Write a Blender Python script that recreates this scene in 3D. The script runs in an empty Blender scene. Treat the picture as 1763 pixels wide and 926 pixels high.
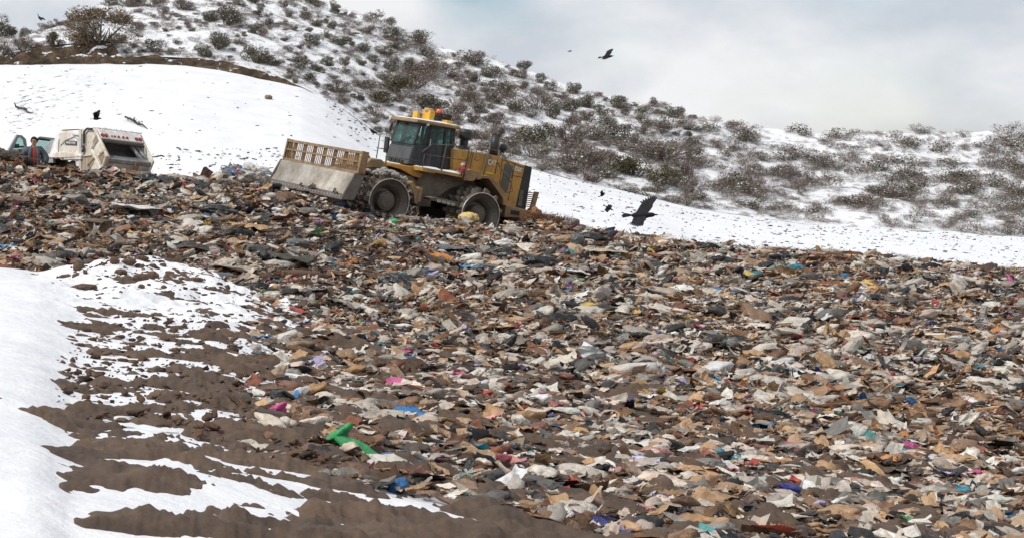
import bpy, math, random
import numpy as np
from mathutils import Matrix, Vector
rng = np.random.default_rng(7); random.seed(7)
R = math.radians
sc = bpy.context.scene
COL = sc.collection

# ------------------------------------------------------------------ camera, sky, sun, exposure
FP, CX, HY, W0, H0 = 3080.0, 600.0, 240.0, 1763.0, 926.0     # focal length in photo pixels; where the level optical axis meets the photo
cd = bpy.data.cameras.new('camera'); cam = bpy.data.objects.new('camera', cd); COL.objects.link(cam)
cam.location = (0, 0, 0); cam.rotation_euler = (R(90), 0, 0)
cd.sensor_width = 36; cd.lens = FP / W0 * 36
cd.shift_x = (W0 / 2 - CX) / W0; cd.shift_y = -(H0 / 2 - HY) / W0
cd.clip_start = 0.1; cd.clip_end = 6000
sc.camera = cam
sc.view_settings.view_transform = 'Standard'; sc.view_settings.look = 'None'
sc.view_settings.exposure = 0.0; sc.view_settings.gamma = 1.0; sc.view_settings.use_curve_mapping = False
SUN_DIR = Vector((-0.62, -0.34, 0.80)).normalized()
sd = bpy.data.lights.new('sun', 'SUN'); sun = bpy.data.objects.new('sun', sd); COL.objects.link(sun)
sd.energy = 3.1; sd.angle = R(0.8); sd.color = (1.0, 0.965, 0.91)
sun.rotation_euler = SUN_DIR.to_track_quat('Z', 'Y').to_euler()
wd = bpy.data.worlds.new('World'); sc.world = wd; wd.use_nodes = True
nt = wd.node_tree; nt.nodes.clear()
def N(t, typ, **kw):
    n = t.nodes.new(typ)
    for k, v in kw.items():
        if k == 'inp':
            for kk, vv in v.items(): n.inputs[kk].default_value = vv
        else: setattr(n, k, v)
    return n
def ramp(t, stops, interp='LINEAR'):
    n = t.nodes.new('ShaderNodeValToRGB'); e = n.color_ramp; e.interpolation = interp
    while len(e.elements) < len(stops): e.elements.new(0.5)
    for el, (p, c) in zip(e.elements, stops):
        el.position = p; el.color = (c, c, c, 1) if isinstance(c, (int, float)) else (*c, 1)
    return n
sky = N(nt, 'ShaderNodeTexSky', sky_type='NISHITA', sun_disc=False)
sky.sun_elevation = math.asin(SUN_DIR.z); sky.sun_rotation = math.atan2(SUN_DIR.x, SUN_DIR.y)
sky.altitude = 1800; sky.dust_density = 1.5
tc = N(nt, 'ShaderNodeTexCoord')
mp = N(nt, 'ShaderNodeMapping', inp={'Scale': (1, 1, 1.9), 'Location': (0.31, 0, 0.12)})
nt.links.new(tc.outputs['Generated'], mp.inputs[0])
cn = N(nt, 'ShaderNodeTexNoise', inp={'Scale': 4.2, 'Detail': 8, 'Roughness': 0.55})
nt.links.new(mp.outputs[0], cn.inputs['Vector'])
cn2 = N(nt, 'ShaderNodeTexNoise', inp={'Scale': 9.0, 'Detail': 5, 'Roughness': 0.5})
nt.links.new(mp.outputs[0], cn2.inputs['Vector'])
crmp = ramp(nt, [(0.34, (6.4, 6.8, 7.5)), (0.48, (8.1, 8.3, 8.7)), (0.60, (9.5, 9.55, 9.7))])
nt.links.new(cn2.outputs['Fac'], crmp.inputs[0])
# a gap in the clouds where the blue shows
vd = N(nt, 'ShaderNodeVectorMath', operation='DISTANCE'); vd.inputs[1].default_value = Vector((0.066, 0.995, 0.097)).normalized()
vn = N(nt, 'ShaderNodeVectorMath', operation='NORMALIZE'); nt.links.new(tc.outputs['Generated'], vn.inputs[0])
nt.links.new(vn.outputs[0], vd.inputs[0])
ad = N(nt, 'ShaderNodeMath', operation='MULTIPLY_ADD'); ad.inputs[1].default_value = 0.10; nt.links.new(cn.outputs['Fac'], ad.inputs[0])
nt.links.new(vd.outputs['Value'], ad.inputs[2])
gap = ramp(nt, [(0.078, 0.0), (0.104, 1.0)]); nt.links.new(ad.outputs[0], gap.inputs[0])
cov = ramp(nt, [(0.34, 0.55), (0.5, 0.97)]); nt.links.new(cn.outputs['Fac'], cov.inputs[0])
mu = N(nt, 'ShaderNodeMath', operation='MULTIPLY'); nt.links.new(gap.outputs[0], mu.inputs[0]); nt.links.new(cov.outputs[0], mu.inputs[1])
mx = N(nt, 'ShaderNodeMix', data_type='RGBA'); nt.links.new(mu.outputs[0], mx.inputs['Factor'])
nt.links.new(sky.outputs[0], mx.inputs['A']); nt.links.new(crmp.outputs[0], mx.inputs['B'])
bg = N(nt, 'ShaderNodeBackground', inp={'Strength': 0.095}); nt.links.new(mx.outputs['Result'], bg.inputs[0])
wo = N(nt, 'ShaderNodeOutputWorld'); nt.links.new(bg.outputs[0], wo.inputs[0])
sc.cycles.max_bounces = 6; sc.cycles.diffuse_bounces = 3; sc.cycles.glossy_bounces = 3; sc.cycles.transmission_bounces = 4; sc.cycles.transparent_max_bounces = 8

# ------------------------------------------------------------------ geometry helpers
def P(px, py, Y):                                             # the point at distance Y seen at photo pixel (px, py)
    return np.array([(px - CX) / FP * Y, Y, (HY - py) / FP * Y])
def hashn(ix, iy, iz, s):
    h = (ix * 374761393 + iy * 668265263 + iz * 2147483647 % 1000003 + iz * 1274126177 + s * 974711) & 0xffffffff
    h = ((h ^ (h >> 13)) * 1274126177) & 0xffffffff
    return ((h ^ (h >> 16)) & 0xffff) / 65535.0
def vnoise(p, s=0):
    p = np.asarray(p, float); i = np.floor(p).astype(np.int64); f = p - i; f = f * f * (3 - 2 * f); r = 0
    for a in (0, 1):
        for b in (0, 1):
            for c in (0, 1):
                w = (f[..., 0] if a else 1 - f[..., 0]) * (f[..., 1] if b else 1 - f[..., 1]) * (f[..., 2] if c else 1 - f[..., 2])
                r = r + w * hashn(i[..., 0] + a, i[..., 1] + b, i[..., 2] + c, s)
    return r * 2 - 1
def fbm(p, o=4, s=0, g=0.5):
    p = np.asarray(p, float); r = 0; a = 1.0
    for k in range(o): r = r + a * vnoise(p * 2 ** k + 17.3 * k, s + k); a *= g
    return r
def n2(x, y, sc_, o=3, s=0):
    x = np.asarray(x, float); y = np.asarray(y, float); x, y = np.broadcast_arrays(x, y)
    return fbm(np.stack([x * sc_, y * sc_, np.zeros_like(x)], -1), o, s)
def curve(pts, w=10):
    a = np.array(pts, float); k = np.linspace(-1, 1, 9); wt = (1 - np.abs(k)) + .12; wt = wt / wt.sum()
    return lambda v: sum(c * np.interp(np.asarray(v, float) + w * o, a[:, 0], a[:, 1]) for c, o in zip(wt, k))
def mesh_np(name, V, F, mats, parent=None, smooth=False, cols=None, midx=None):
    """V (n,3); F list of int arrays (m,k); one object"""
    me = bpy.data.meshes.new(name)
    if isinstance(F, np.ndarray): F = [F]
    F = [f for f in F if len(f)]
    nl = sum(f.size for f in F); nf = sum(len(f) for f in F)
    me.vertices.add(len(V)); me.vertices.foreach_set('co', np.asarray(V, np.float32).ravel())
    me.loops.add(nl); me.polygons.add(nf)
    li = np.concatenate([f.ravel() for f in F]).astype(np.int32)
    tot = np.concatenate([np.full(len(f), f.shape[1]) for f in F]); st = np.concatenate([[0], np.cumsum(tot)[:-1]]).astype(np.int32)
    me.loops.foreach_set('vertex_index', li); me.polygons.foreach_set('loop_start', st)
    me.polygons.foreach_set('use_smooth', np.full(nf, smooth, dtype=bool) if np.isscalar(smooth) else smooth)
    if midx is not None: me.polygons.foreach_set('material_index', np.asarray(midx, np.int32))
    if cols is not None:
        at = me.color_attributes.new('Col', 'FLOAT_COLOR', 'POINT')
        c4 = np.ones((len(V), 4), np.float32); c4[:, :3] = cols; at.data.foreach_set('color', c4.ravel())
    for m in (mats if isinstance(mats, (list, tuple)) else [mats]): me.materials.append(m)
    me.update(calc_edges=True); me.validate()
    o = bpy.data.objects.new(name, me); COL.objects.link(o)
    if parent is not None: o.parent = parent
    return o
def tag(o, label=None, cat=None, group=None, kind=None):
    if label: o['label'] = label
    if cat: o['category'] = cat
    if group: o['group'] = group
    if kind: o['kind'] = kind
    return o
def empty(name, M=None):
    o = bpy.data.objects.new(name, None); COL.objects.link(o); o.empty_display_size = 0.3
    if M is not None: o.matrix_world = M
    return o
class MB:
    def __init__(s): s.V = []; s.F = {}; s.n = 0
    def add(s, V, F):
        s.V.append(np.asarray(V, float))
        for f in F: s.F.setdefault(len(f), []).append([i + s.n for i in f])
        s.n += len(V); return s
    def box(s, a, b):
        x0, y0, z0 = np.minimum(a, b); x1, y1, z1 = np.maximum(a, b)
        V = [(x0,y0,z0),(x1,y0,z0),(x1,y1,z0),(x0,y1,z0),(x0,y0,z1),(x1,y0,z1),(x1,y1,z1),(x0,y1,z1)]
        return s.add(V, [(0,3,2,1),(4,5,6,7),(0,1,5,4),(1,2,6,5),(2,3,7,6),(3,0,4,7)])
    def prism(s, A, B):                                       # two matching outlines (lists of 3D points) joined
        n = len(A); V = list(A) + list(B)
        F = [tuple(range(n)), tuple(range(2 * n - 1, n - 1, -1))] + [(i, i + n, (i + 1) % n + n, (i + 1) % n) for i in range(n)]
        return s.add(V, F)
    def tube(s, pts, r, k=8, cap=True):
        pts = [np.array(p, float) for p in pts]; rr = r if isinstance(r, (list, tuple)) else [r] * len(pts)
        V = []; F = []; up = None
        for i, p in enumerate(pts):
            d = (pts[min(i + 1, len(pts) - 1)] - pts[max(i - 1, 0)]); d = d / (np.linalg.norm(d) + 1e-9)
            if up is None: up = np.array([0, 0, 1.]) if abs(d[2]) < .9 else np.array([1., 0, 0])
            a = np.cross(d, up); a /= np.linalg.norm(a) + 1e-9; b = np.cross(a, d); up = b
            for j in range(k):
                t = 2 * math.pi * j / k; V.append(p + rr[i] * (math.cos(t) * a + math.sin(t) * b))
        for i in range(len(pts) - 1):
            for j in range(k):
                F.append((i * k + j, i * k + (j + 1) % k, (i + 1) * k + (j + 1) % k, (i + 1) * k + j))
        if cap: F += [tuple(range(k - 1, -1, -1)), tuple((len(pts) - 1) * k + j for j in range(k))]
        return s.add(V, F)
    def lathe(s, c, axis, prof, k=28):                        # prof: (distance along axis, radius)
        c = np.array(c, float); ax = np.array(axis, float); ax /= np.linalg.norm(ax)
        u = np.cross(ax, [0, 0, 1.] if abs(ax[2]) < .9 else [1., 0, 0]); u /= np.linalg.norm(u); v = np.cross(ax, u)
        V = []; F = []
        for (h, r) in prof:
            for j in range(k):
                t = 2 * math.pi * j / k; V.append(c + ax * h + max(r, 1e-4) * (math.cos(t) * u + math.sin(t) * v))
        for i in range(len(prof) - 1):
            for j in range(k): F.append((i * k + j, i * k + (j + 1) % k, (i + 1) * k + (j + 1) % k, (i + 1) * k + j))
        return s.add(V, F)
    def build(s, name, m, parent=None, smooth=False, bevel=0, cols=None):
        V = np.concatenate(s.V); o = mesh_np(name, V, [np.array(f) for f in s.F.values()], m, parent, smooth)
        if bevel:
            b = o.modifiers.new('b', 'BEVEL'); b.width = bevel; b.segments = 2; b.limit_method = 'ANGLE'
        return o

# ------------------------------------------------------------------ materials
def newmat(name):
    m = bpy.data.materials.new(name); m.use_nodes = True; t = m.node_tree
    return m, t, t.nodes['Principled BSDF']
def pmat(name, base, rough=0.6, metal=0.0, dirt=None, ds=3.0, da=0.5, bump=0.0, bs=20.0, coat=0.0, streak=1.0):
    m, t, b = newmat(name)
    b.inputs['Roughness'].default_value = rough; b.inputs['Metallic'].default_value = metal; b.inputs['Coat Weight'].default_value = coat
    tc = N(t, 'ShaderNodeTexCoord'); mpn = N(t, 'ShaderNodeMapping', inp={'Scale': (1, 1, streak)}); t.links.new(tc.outputs['Object'], mpn.inputs[0])
    n = N(t, 'ShaderNodeTexNoise', inp={'Scale': ds, 'Detail': 7, 'Roughness': 0.65}); t.links.new(mpn.outputs[0], n.inputs['Vector'])
    hv = N(t, 'ShaderNodeTexNoise', inp={'Scale': ds * 7, 'Detail': 4, 'Roughness': 0.6}); t.links.new(mpn.outputs[0], hv.inputs['Vector'])
    dirt = dirt or tuple(c * 0.6 for c in base)
    rp = ramp(t, [(0.5 - da * 0.32, 1.0), (0.72 - da * 0.18, 0.0)]) if da > 0 else ramp(t, [(0, 0), (1, 0)])
    rp = ramp(t, [(max(0.0, 0.62 - da * 0.42), 0.0), (min(1, 0.82 - da * 0.32), 0.9)]); t.links.new(n.outputs['Fac'], rp.inputs[0])
    mxn = N(t, 'ShaderNodeMix', data_type='RGBA', inp={'A': (*base, 1), 'B': (*dirt, 1)}); t.links.new(rp.outputs[0], mxn.inputs['Factor'])
    m2 = N(t, 'ShaderNodeMix', data_type='RGBA', blend_type='MULTIPLY', inp={'Factor': 0.55}); t.links.new(mxn.outputs['Result'], m2.inputs['A'])
    r2 = ramp(t, [(0.3, 0.55), (0.65, 1.1)]); t.links.new(hv.outputs['Fac'], r2.inputs[0]); t.links.new(r2.outputs[0], m2.inputs['B'])
    t.links.new(m2.outputs['Result'], b.inputs['Base Color'])
    if bump:
        bn = N(t, 'ShaderNodeTexNoise', inp={'Scale': bs, 'Detail': 5, 'Roughness': 0.6}); t.links.new(mpn.outputs[0], bn.inputs['Vector'])
        bp = N(t, 'ShaderNodeBump', inp={'Strength': bump, 'Distance': 0.03}); t.links.new(bn.outputs['Fac'], bp.inputs['Height']); t.links.new(bp.outputs[0], b.inputs['Normal'])
    return m
def colmat(name, rough=0.6, trans=0.0, noise=0.35, ns=9.0, spec=0.5, twosided=0.0):
    m, t, b = newmat(name); a = N(t, 'ShaderNodeVertexColor', layer_name='Col')
    tc = N(t, 'ShaderNodeTexCoord'); n = N(t, 'ShaderNodeTexNoise', inp={'Scale': ns, 'Detail': 5, 'Roughness': 0.65}); t.links.new(tc.outputs['Object'], n.inputs['Vector'])
    r2 = ramp(t, [(0.32, 1 - noise), (0.66, 1.0)]); t.links.new(n.outputs['Fac'], r2.inputs[0])
    m2 = N(t, 'ShaderNodeMix', data_type='RGBA', blend_type='MULTIPLY', inp={'Factor': 1.0}); t.links.new(a.outputs[0], m2.inputs['A']); t.links.new(r2.outputs[0], m2.inputs['B'])
    t.links.new(m2.outputs['Result'], b.inputs['Base Color']); b.inputs['Roughness'].default_value = rough; b.inputs['Specular IOR Level'].default_value = spec
    bn = N(t, 'ShaderNodeTexNoise', inp={'Scale': 11, 'Detail': 4, 'Roughness': 0.6, 'Distortion': 0.6}); t.links.new(tc.outputs['Object'], bn.inputs['Vector'])
    bp = N(t, 'ShaderNodeBump', inp={'Strength': 0.7, 'Distance': 0.06}); t.links.new(bn.outputs['Fac'], bp.inputs['Height']); t.links.new(bp.outputs[0], b.inputs['Normal'])
    if trans:
        tr = N(t, 'ShaderNodeBsdfTranslucent'); t.links.new(m2.outputs['Result'], tr.inputs[0]); ms = N(t, 'ShaderNodeMixShader', inp={0: trans})
        t.links.new(b.outputs[0], ms.inputs[1]); t.links.new(tr.outputs[0], ms.inputs[2]); t.links.new(ms.outputs[0], t.nodes['Material Output'].inputs[0])
    return m
def snowmat(name, patch=0.0, ps=1.2, dirtcol=(0.09, 0.06, 0.04), bump=0.35, streak=False, attr=False, th=(0.56, 0.64)):
    m, t, b = newmat(name); b.inputs['Roughness'].default_value = 0.55; b.inputs['Specular IOR Level'].default_value = 0.25
    tc = N(t, 'ShaderNodeTexCoord')
    mpn = N(t, 'ShaderNodeMapping', inp={'Scale': (1, 1, 1)})
    if streak: mpn.inputs['Rotation'].default_value = (0, 0, R(-28)); mpn.inputs['Scale'].default_value = (0.22, 1.6, 1)
    t.links.new(tc.outputs['Object'], mpn.inputs[0])
    base = (0.83, 0.85, 0.885, 1)
    nb = N(t, 'ShaderNodeTexNoise', inp={'Scale': 0.9, 'Detail': 6, 'Roughness': 0.6}); t.links.new(tc.outputs['Object'], nb.inputs['Vector'])
    c0 = ramp(t, [(0.3, (0.66, 0.675, 0.71)), (0.62, (0.745, 0.755, 0.775))]); t.links.new(nb.outputs['Fac'], c0.inputs[0])
    last = c0.outputs[0]
    n = N(t, 'ShaderNodeTexNoise', inp={'Scale': ps, 'Detail': 9, 'Roughness': 0.68}); t.links.new(mpn.outputs[0], n.inputs['Vector'])
    dn = N(t, 'ShaderNodeTexNoise', inp={'Scale': 5.0, 'Detail': 5}); t.links.new(tc.outputs['Object'], dn.inputs['Vector'])
    dc = ramp(t, [(0.35, tuple(c * 0.6 for c in dirtcol)), (0.65, tuple(c * 1.5 for c in dirtcol))]); t.links.new(dn.outputs['Fac'], dc.inputs[0])
    fac = n.outputs['Fac']
    if attr:
        at = N(t, 'ShaderNodeAttribute', attribute_name='Col'); sp = N(t, 'ShaderNodeSeparateColor'); t.links.new(at.outputs['Color'], sp.inputs[0])
        aa = N(t, 'ShaderNodeMath', operation='ADD'); t.links.new(fac, aa.inputs[0]); t.links.new(sp.outputs[0], aa.inputs[1]); fac = aa.outputs[0]
    rp = ramp(t, [(th[0], 0.0), (th[1], patch)]); t.links.new(fac, rp.inputs[0])
    mxn = N(t, 'ShaderNodeMix', data_type='RGBA'); t.links.new(rp.outputs[0], mxn.inputs['Factor']); t.links.new(last, mxn.inputs['A']); t.links.new(dc.outputs[0], mxn.inputs['B'])
    t.links.new(mxn.outputs['Result'], b.inputs['Base Color'])
    bn = N(t, 'ShaderNodeTexNoise', inp={'Scale': 3.5, 'Detail': 7, 'Roughness': 0.6}); t.links.new(tc.outputs['Object'], bn.inputs['Vector'])
    bp = N(t, 'ShaderNodeBump', inp={'Strength': bump, 'Distance': 0.12}); t.links.new(bn.outputs['Fac'], bp.inputs['Height']); t.links.new(bp.outputs[0], b.inputs['Normal'])
    return m
def glassmat(name, tint, opacity=0.35):
    m, t, b = newmat(name); b.inputs['Base Color'].default_value = (*tint, 1); b.inputs['Roughness'].default_value = 0.08
    tr = N(t, 'ShaderNodeBsdfTransparent', inp={0: (*tint, 1)}); ms = N(t, 'ShaderNodeMixShader', inp={0: opacity})
    b.inputs['Base Color'].default_value = (*[c * 0.25 for c in tint], 1)
    t.links.new(tr.outputs[0], ms.inputs[1]); t.links.new(b.outputs[0], ms.inputs[2]); t.links.new(ms.outputs[0], t.nodes['Material Output'].inputs[0])
    return m
YEL = pmat('machine_yellow', (0.56, 0.29, 0.045), 0.45, 0, (0.25, 0.155, 0.065), 1.6, 0.55, 0.1, 30, streak=0.5)
YELD = pmat('dusty_yellow', (0.42, 0.25, 0.08), 0.7, 0, (0.20, 0.14, 0.085), 1.8, 0.8, 0.2, 25)
RACK = pmat('rack_paint', (0.36, 0.235, 0.115), 0.7, 0, (0.17, 0.10, 0.05), 3.0, 0.7, 0.2, 25)
MUD = pmat('muddy_steel', (0.20, 0.165, 0.13), 0.8, 0, (0.10, 0.08, 0.062), 2.2, 0.7, 0.5, 18)
STEEL = pmat('worn_steel', (0.46, 0.43, 0.385), 0.62, 0.25, (0.24, 0.20, 0.15), 1.0, 0.6, 0.15, 25)
STEELD = pmat('scraped_dark_steel', (0.18, 0.165, 0.148), 0.55, 0.4, (0.13, 0.10, 0.08), 2.5, 0.6, 0.25, 25)
RIM = pmat('bright_worn_rim', (0.55, 0.53, 0.50), 0.35, 0.7, (0.30, 0.27, 0.24), 5, 0.4)
BLK = pmat('black_plastic', (0.014, 0.015, 0.017), 0.5, 0, (0.035, 0.033, 0.031), 3, 0.4, 0.1, 30)
CABG = pmat('cab_dark_grey', (0.016, 0.018, 0.022), 0.5, 0, (0.05, 0.05, 0.052), 3.5, 0.4, 0.1, 30, streak=0.35)
RAIL = pmat('rail_dark', (0.06, 0.055, 0.05), 0.6, 0, (0.16, 0.12, 0.08), 4, 0.5)
GREYM = pmat('mesh_grey', (0.13, 0.125, 0.115), 0.7, 0, (0.08, 0.075, 0.07), 5, 0.5, 0.3, 60)
SNOWT = snowmat('thin_snow', 0.0)
WHITEP = pmat('letter_white', (0.78, 0.77, 0.74), 0.5, 0, (0.5, 0.45, 0.38), 6, 0.3)
BLKP = pmat('letter_black', (0.02, 0.02, 0.02), 0.5)
ORANGE = pmat('beacon_orange', (0.85, 0.13, 0.02), 0.25, 0, (0.6, 0.1, 0.02), 4, 0.2)
AMBER = pmat('amber_yellow', (0.72, 0.38, 0.03), 0.45, 0, (0.45, 0.26, 0.06), 4, 0.35)
CGLASS = glassmat('cab_glass', (0.60, 0.80, 0.77), 0.24)
# ------------------------------------------------------------------ the lie of the land (curves read along the photo, each with its own distance)
S_ = curve([(-900,118),(0,112),(250,111),(320,114),(400,126),(460,139),(520,152),(560,170),(600,195),(640,224),(690,248),(780,262),(900,288),(1000,312),(1100,335),(1200,360),(1400,388),(1763,408),(2600,420)])
YS_ = curve([(-900,92),(0,92),(400,91),(600,88),(1200,84),(2600,82)], 160)
T_ = curve([(-900,80),(0,94),(23,91),(79,79),(127,75),(168,73),(196,80),(214,106),(228,100),(256,97),(318,100),(363,107),(400,114),(445,123),(490,138),(520,150),(540,161),(560,170),(600,195),(640,224),(690,248),(780,262),(900,288),(1000,312),(1100,335),(1200,360),(1400,388),(1763,408),(2600,420)])
Rg_ = curve([(-900,130),(-200,84),(0,66),(30,64),(60,55),(90,46),(115,40),(140,32),(160,18),(200,2),(260,-14),(400,-48),(480,-30),(520,-12),(560,4),(600,16),(640,28),(700,56),(760,84),(830,100),(903,119),(960,139),(1000,152),(1100,178),(1200,201),(1300,216),(1400,225),(1763,233),(2600,245)])
YR_ = curve([(-900,101),(0,101),(160,106),(400,118),(600,116),(900,110),(1200,105),(2600,103)], 120)
C_ = curve([(-900,264),(0,264),(25,270),(45,279),(75,286),(100,293),(150,298),(200,300),(260,306),(300,308),(350,307),(400,304),(440,312),(470,328),(530,342),(600,362),(640,374),(700,384),(780,388),(830,397),(870,402),(900,393),(925,386),(945,390),(985,399),(1030,408),(1100,417),(1150,423),(1200,430),(1500,452),(1763,480),(2600,540)])
YC_ = curve([(-900,57.5),(350,57.5),(470,60.5),(2600,60.5)], 25)
YB_ = curve([(-900,38),(300,38),(600,43),(1100,45.6),(1300,46),(1763,44),(2600,44)], 80)            # distance of photo row 505 on the field
PB_ = curve([(-900,505),(1200,505),(1400,519),(1763,580),(2600,650)], 60)
BZ_ = curve([(-900,-1.6),(300,-1.75),(470,-1.95)])               # ground the truck stands on, behind the crest
def zc_(px): return (HY - C_(px)) / FP * YC_(px)
def zb_(px): return (HY - PB_(px)) / FP * YB_(px)
def hz(x, Y):                                                   # height of the refuse field
    x = np.asarray(x, float); Y = np.asarray(Y, float); px = CX + FP * x / np.maximum(Y, 5)
    pxc = CX + FP * x / 60.0
    px = np.clip(np.where(Y > 52, px, px), -900, 2600)
    zc = zc_(px); zb = zb_(px); k = (zc - zb) / (YC_(px) - YB_(px))
    z = zc + (Y - YC_(px)) * k
    over = np.clip((Y - YC_(px)) / 1.2, 0, 1); over = over * over * (3 - 2 * over)
    w_ = np.clip((px - 440) / 160, 0, 1); w_ = w_ * w_ * (3 - 2 * w_); back = BZ_(px) * (1 - w_) + (zc - 0.03 * (Y - YC_(px))) * w_
    return np.where(Y > YC_(px), zc * (1 - over) + back * over, z)
def hzn(x, Y):
    fade = np.clip((60.5 - np.asarray(Y, float)) / 5, 0.25, 1)
    return hz(x, Y) + n2(x, Y, 0.28, 3, 5) * 0.22 * fade + n2(x, Y, 1.3, 2, 9) * 0.07
def grid_mesh(name, rows, mats, **kw):
    a = np.stack(rows); nr, nc = a.shape[:2]; i = np.arange((nr - 1) * nc).reshape(nr - 1, nc)[:, :-1].ravel()
    F = np.stack([i, i + 1, i + nc + 1, i + nc], 1)
    return mesh_np(name, a.reshape(-1, 3), F, mats, **kw)

# far ground out to the horizon
fg = MB(); fg.add([(-3500, 95, -12), (3500, 95, -12), (3500, 4200, -12), (-3500, 4200, -12)], [(0, 1, 2, 3)])
fg.add([(-3500, -1500, -9), (3500, -1500, -9), (3500, 95, -12), (-3500, 95, -12)], [(0, 1, 2, 3)])
tag(fg.build('ground', snowmat('far_snow', 0.6, 0.05)), kind='structure')

# refuse field surface
FIELD = pmat('refuse_soil', (0.075, 0.055, 0.04), 0.9, 0, (0.17, 0.135, 0.10), 1.4, 0.7, 0.8, 14)
xs = np.linspace(-24, 52, 420); Ys = np.linspace(17, 68.5, 300)
X, YY = np.meshgrid(xs, Ys); Z = hzn(X, YY) - 0.05 - np.clip(np.interp(CX + FP * X / YY, [-120, 60, 440, 700, 1300, 1850], [32, 33, 31, 28.5, 25.2, 22.5]) - .2 - YY, 0, 4) * .8
i = np.arange(299 * 420).reshape(299, 420)[:, :-1].ravel()
tag(mesh_np('landfill_ground', np.stack([X, YY, Z], -1).reshape(-1, 3), np.stack([i, i + 1, i + 421, i + 420], 1), FIELD, smooth=True), kind='structure')

# snow slope
pxs = np.linspace(-900, 2600, 900)
BG_ = curve([(-900, 1.1), (250, 1.0), (600, 0.35), (1200, 0.12), (2600, .1)], 200)
def snow_pt(px, t):
    """t 0 = foot behind the field, 1 = upper edge"""
    px = np.asarray(px, float); Y0 = 66.0; xb = (px - CX) / FP * Y0
    z0 = hz(xb, np.full_like(xb, Y0)) - 0.12
    Y1 = YS_(px); z1 = (HY - S_(px)) / FP * Y1
    Y = Y0 + (Y1 - Y0) * t; lin = z0 + (z1 - z0) * t
    bulge = BG_(px) * np.sin(np.pi * t) * (1 - t * 0.3)
    x = (px - CX) / FP * Y
    return x, Y, lin + bulge * 0.6 + n2(x, Y, 0.13, 3, 31) * 0.16 * np.sin(np.pi * min(1, t)) ** .5 + n2(x, Y, 0.9, 3, 33) * 0.035
rows = [np.stack(snow_pt(pxs, t), 1) for t in np.linspace(0, 1, 130)]
SNG = np.stack(rows)
def gridpt(G_, p0, p1, px, u):                                # look a point up in a finished surface: px column, u row 0..1
    fx = (np.clip(px, p0, p1) - p0) / (p1 - p0) * (G_.shape[1] - 1); fy = np.clip(u, 0, 1) * (G_.shape[0] - 1)
    i = np.minimum(fx.astype(int), G_.shape[1] - 2); j = np.minimum(fy.astype(int), G_.shape[0] - 2); a = (fx - i)[..., None]; c = (fy - j)[..., None]
    return (G_[j, i] * (1 - a) + G_[j, i + 1] * a) * (1 - c) + (G_[j + 1, i] * (1 - a) + G_[j + 1, i + 1] * a) * c
# reddish bare earth showing through at the foot of the scrub, right of the slope
a = np.stack(rows); ppx = CX + FP * a[..., 0] / a[..., 1]; ppy = HY - FP * a[..., 2] / a[..., 1]
def patch(cx, cy, rx, ry, ang=0.5):
    dx = ppx - cx; dy = ppy - cy; c, s = math.cos(ang), math.sin(ang); u = (dx * c + dy * s) / rx; v = (-dx * s + dy * c) / ry
    return np.clip(1.25 - np.hypot(u, v), 0, 1)
red = np.clip(patch(612, 194, 26, 4, .45) + patch(652, 219, 32, 8, .4) + patch(700, 240, 40, 6, .2) + 0.6 * patch(585, 178, 20, 3, .5), 0, 1)
col = np.zeros(a.shape); col[..., 0] = red * 0.42 - 0.02
tag(grid_mesh('snow_slope', rows, snowmat('snow_slope', 0.92, 1.5, (0.13, 0.075, 0.045), 0.22, attr=True, th=(0.70, 0.78)), smooth=True, cols=col.reshape(-1, 3)), kind='structure')

# cut bank of bare earth between the slope and the hill
def bank_pt(px, t):
    Y0 = YS_(px); z0 = (HY - S_(px)) / FP * Y0; th = np.clip(S_(px) - T_(px), 0, 99)
    Y1 = Y0 + 0.6 + th * 0.05; z1 = (HY - T_(px)) / FP * Y1
    pre = -0.5 * math.sin(min(1, t * 4) * math.pi) * np.clip(th / 12, 0, 1) if t < .25 else 0
    Y = Y0 + (Y1 - Y0) * t; x = (px - CX) / FP * Y
    return x, Y, z0 + (z1 - z0) * t + pre + n2(x, z0 + t * 2.5, 1.3, 4, 41) * 0.20 * np.clip(th / 10, 0, 1) * math.sin(math.pi * t) + n2(x, x * 0, 1.1, 3, 44) * 0.14 * np.clip(th / 12, 0, 1) * t
rows = [np.stack(bank_pt(pxs, t), 1) for t in np.linspace(0, 1, 26)]
a = np.stack(rows); ppx = CX + FP * a[..., 0] / a[..., 1]
col = np.zeros(a.shape); snowy = np.clip(np.interp(ppx, [0, 90, 170, 205, 235, 560], [0.42, 0.50, 0.10, 0.48, 0.30, 0.36]), 0, 1)
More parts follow.
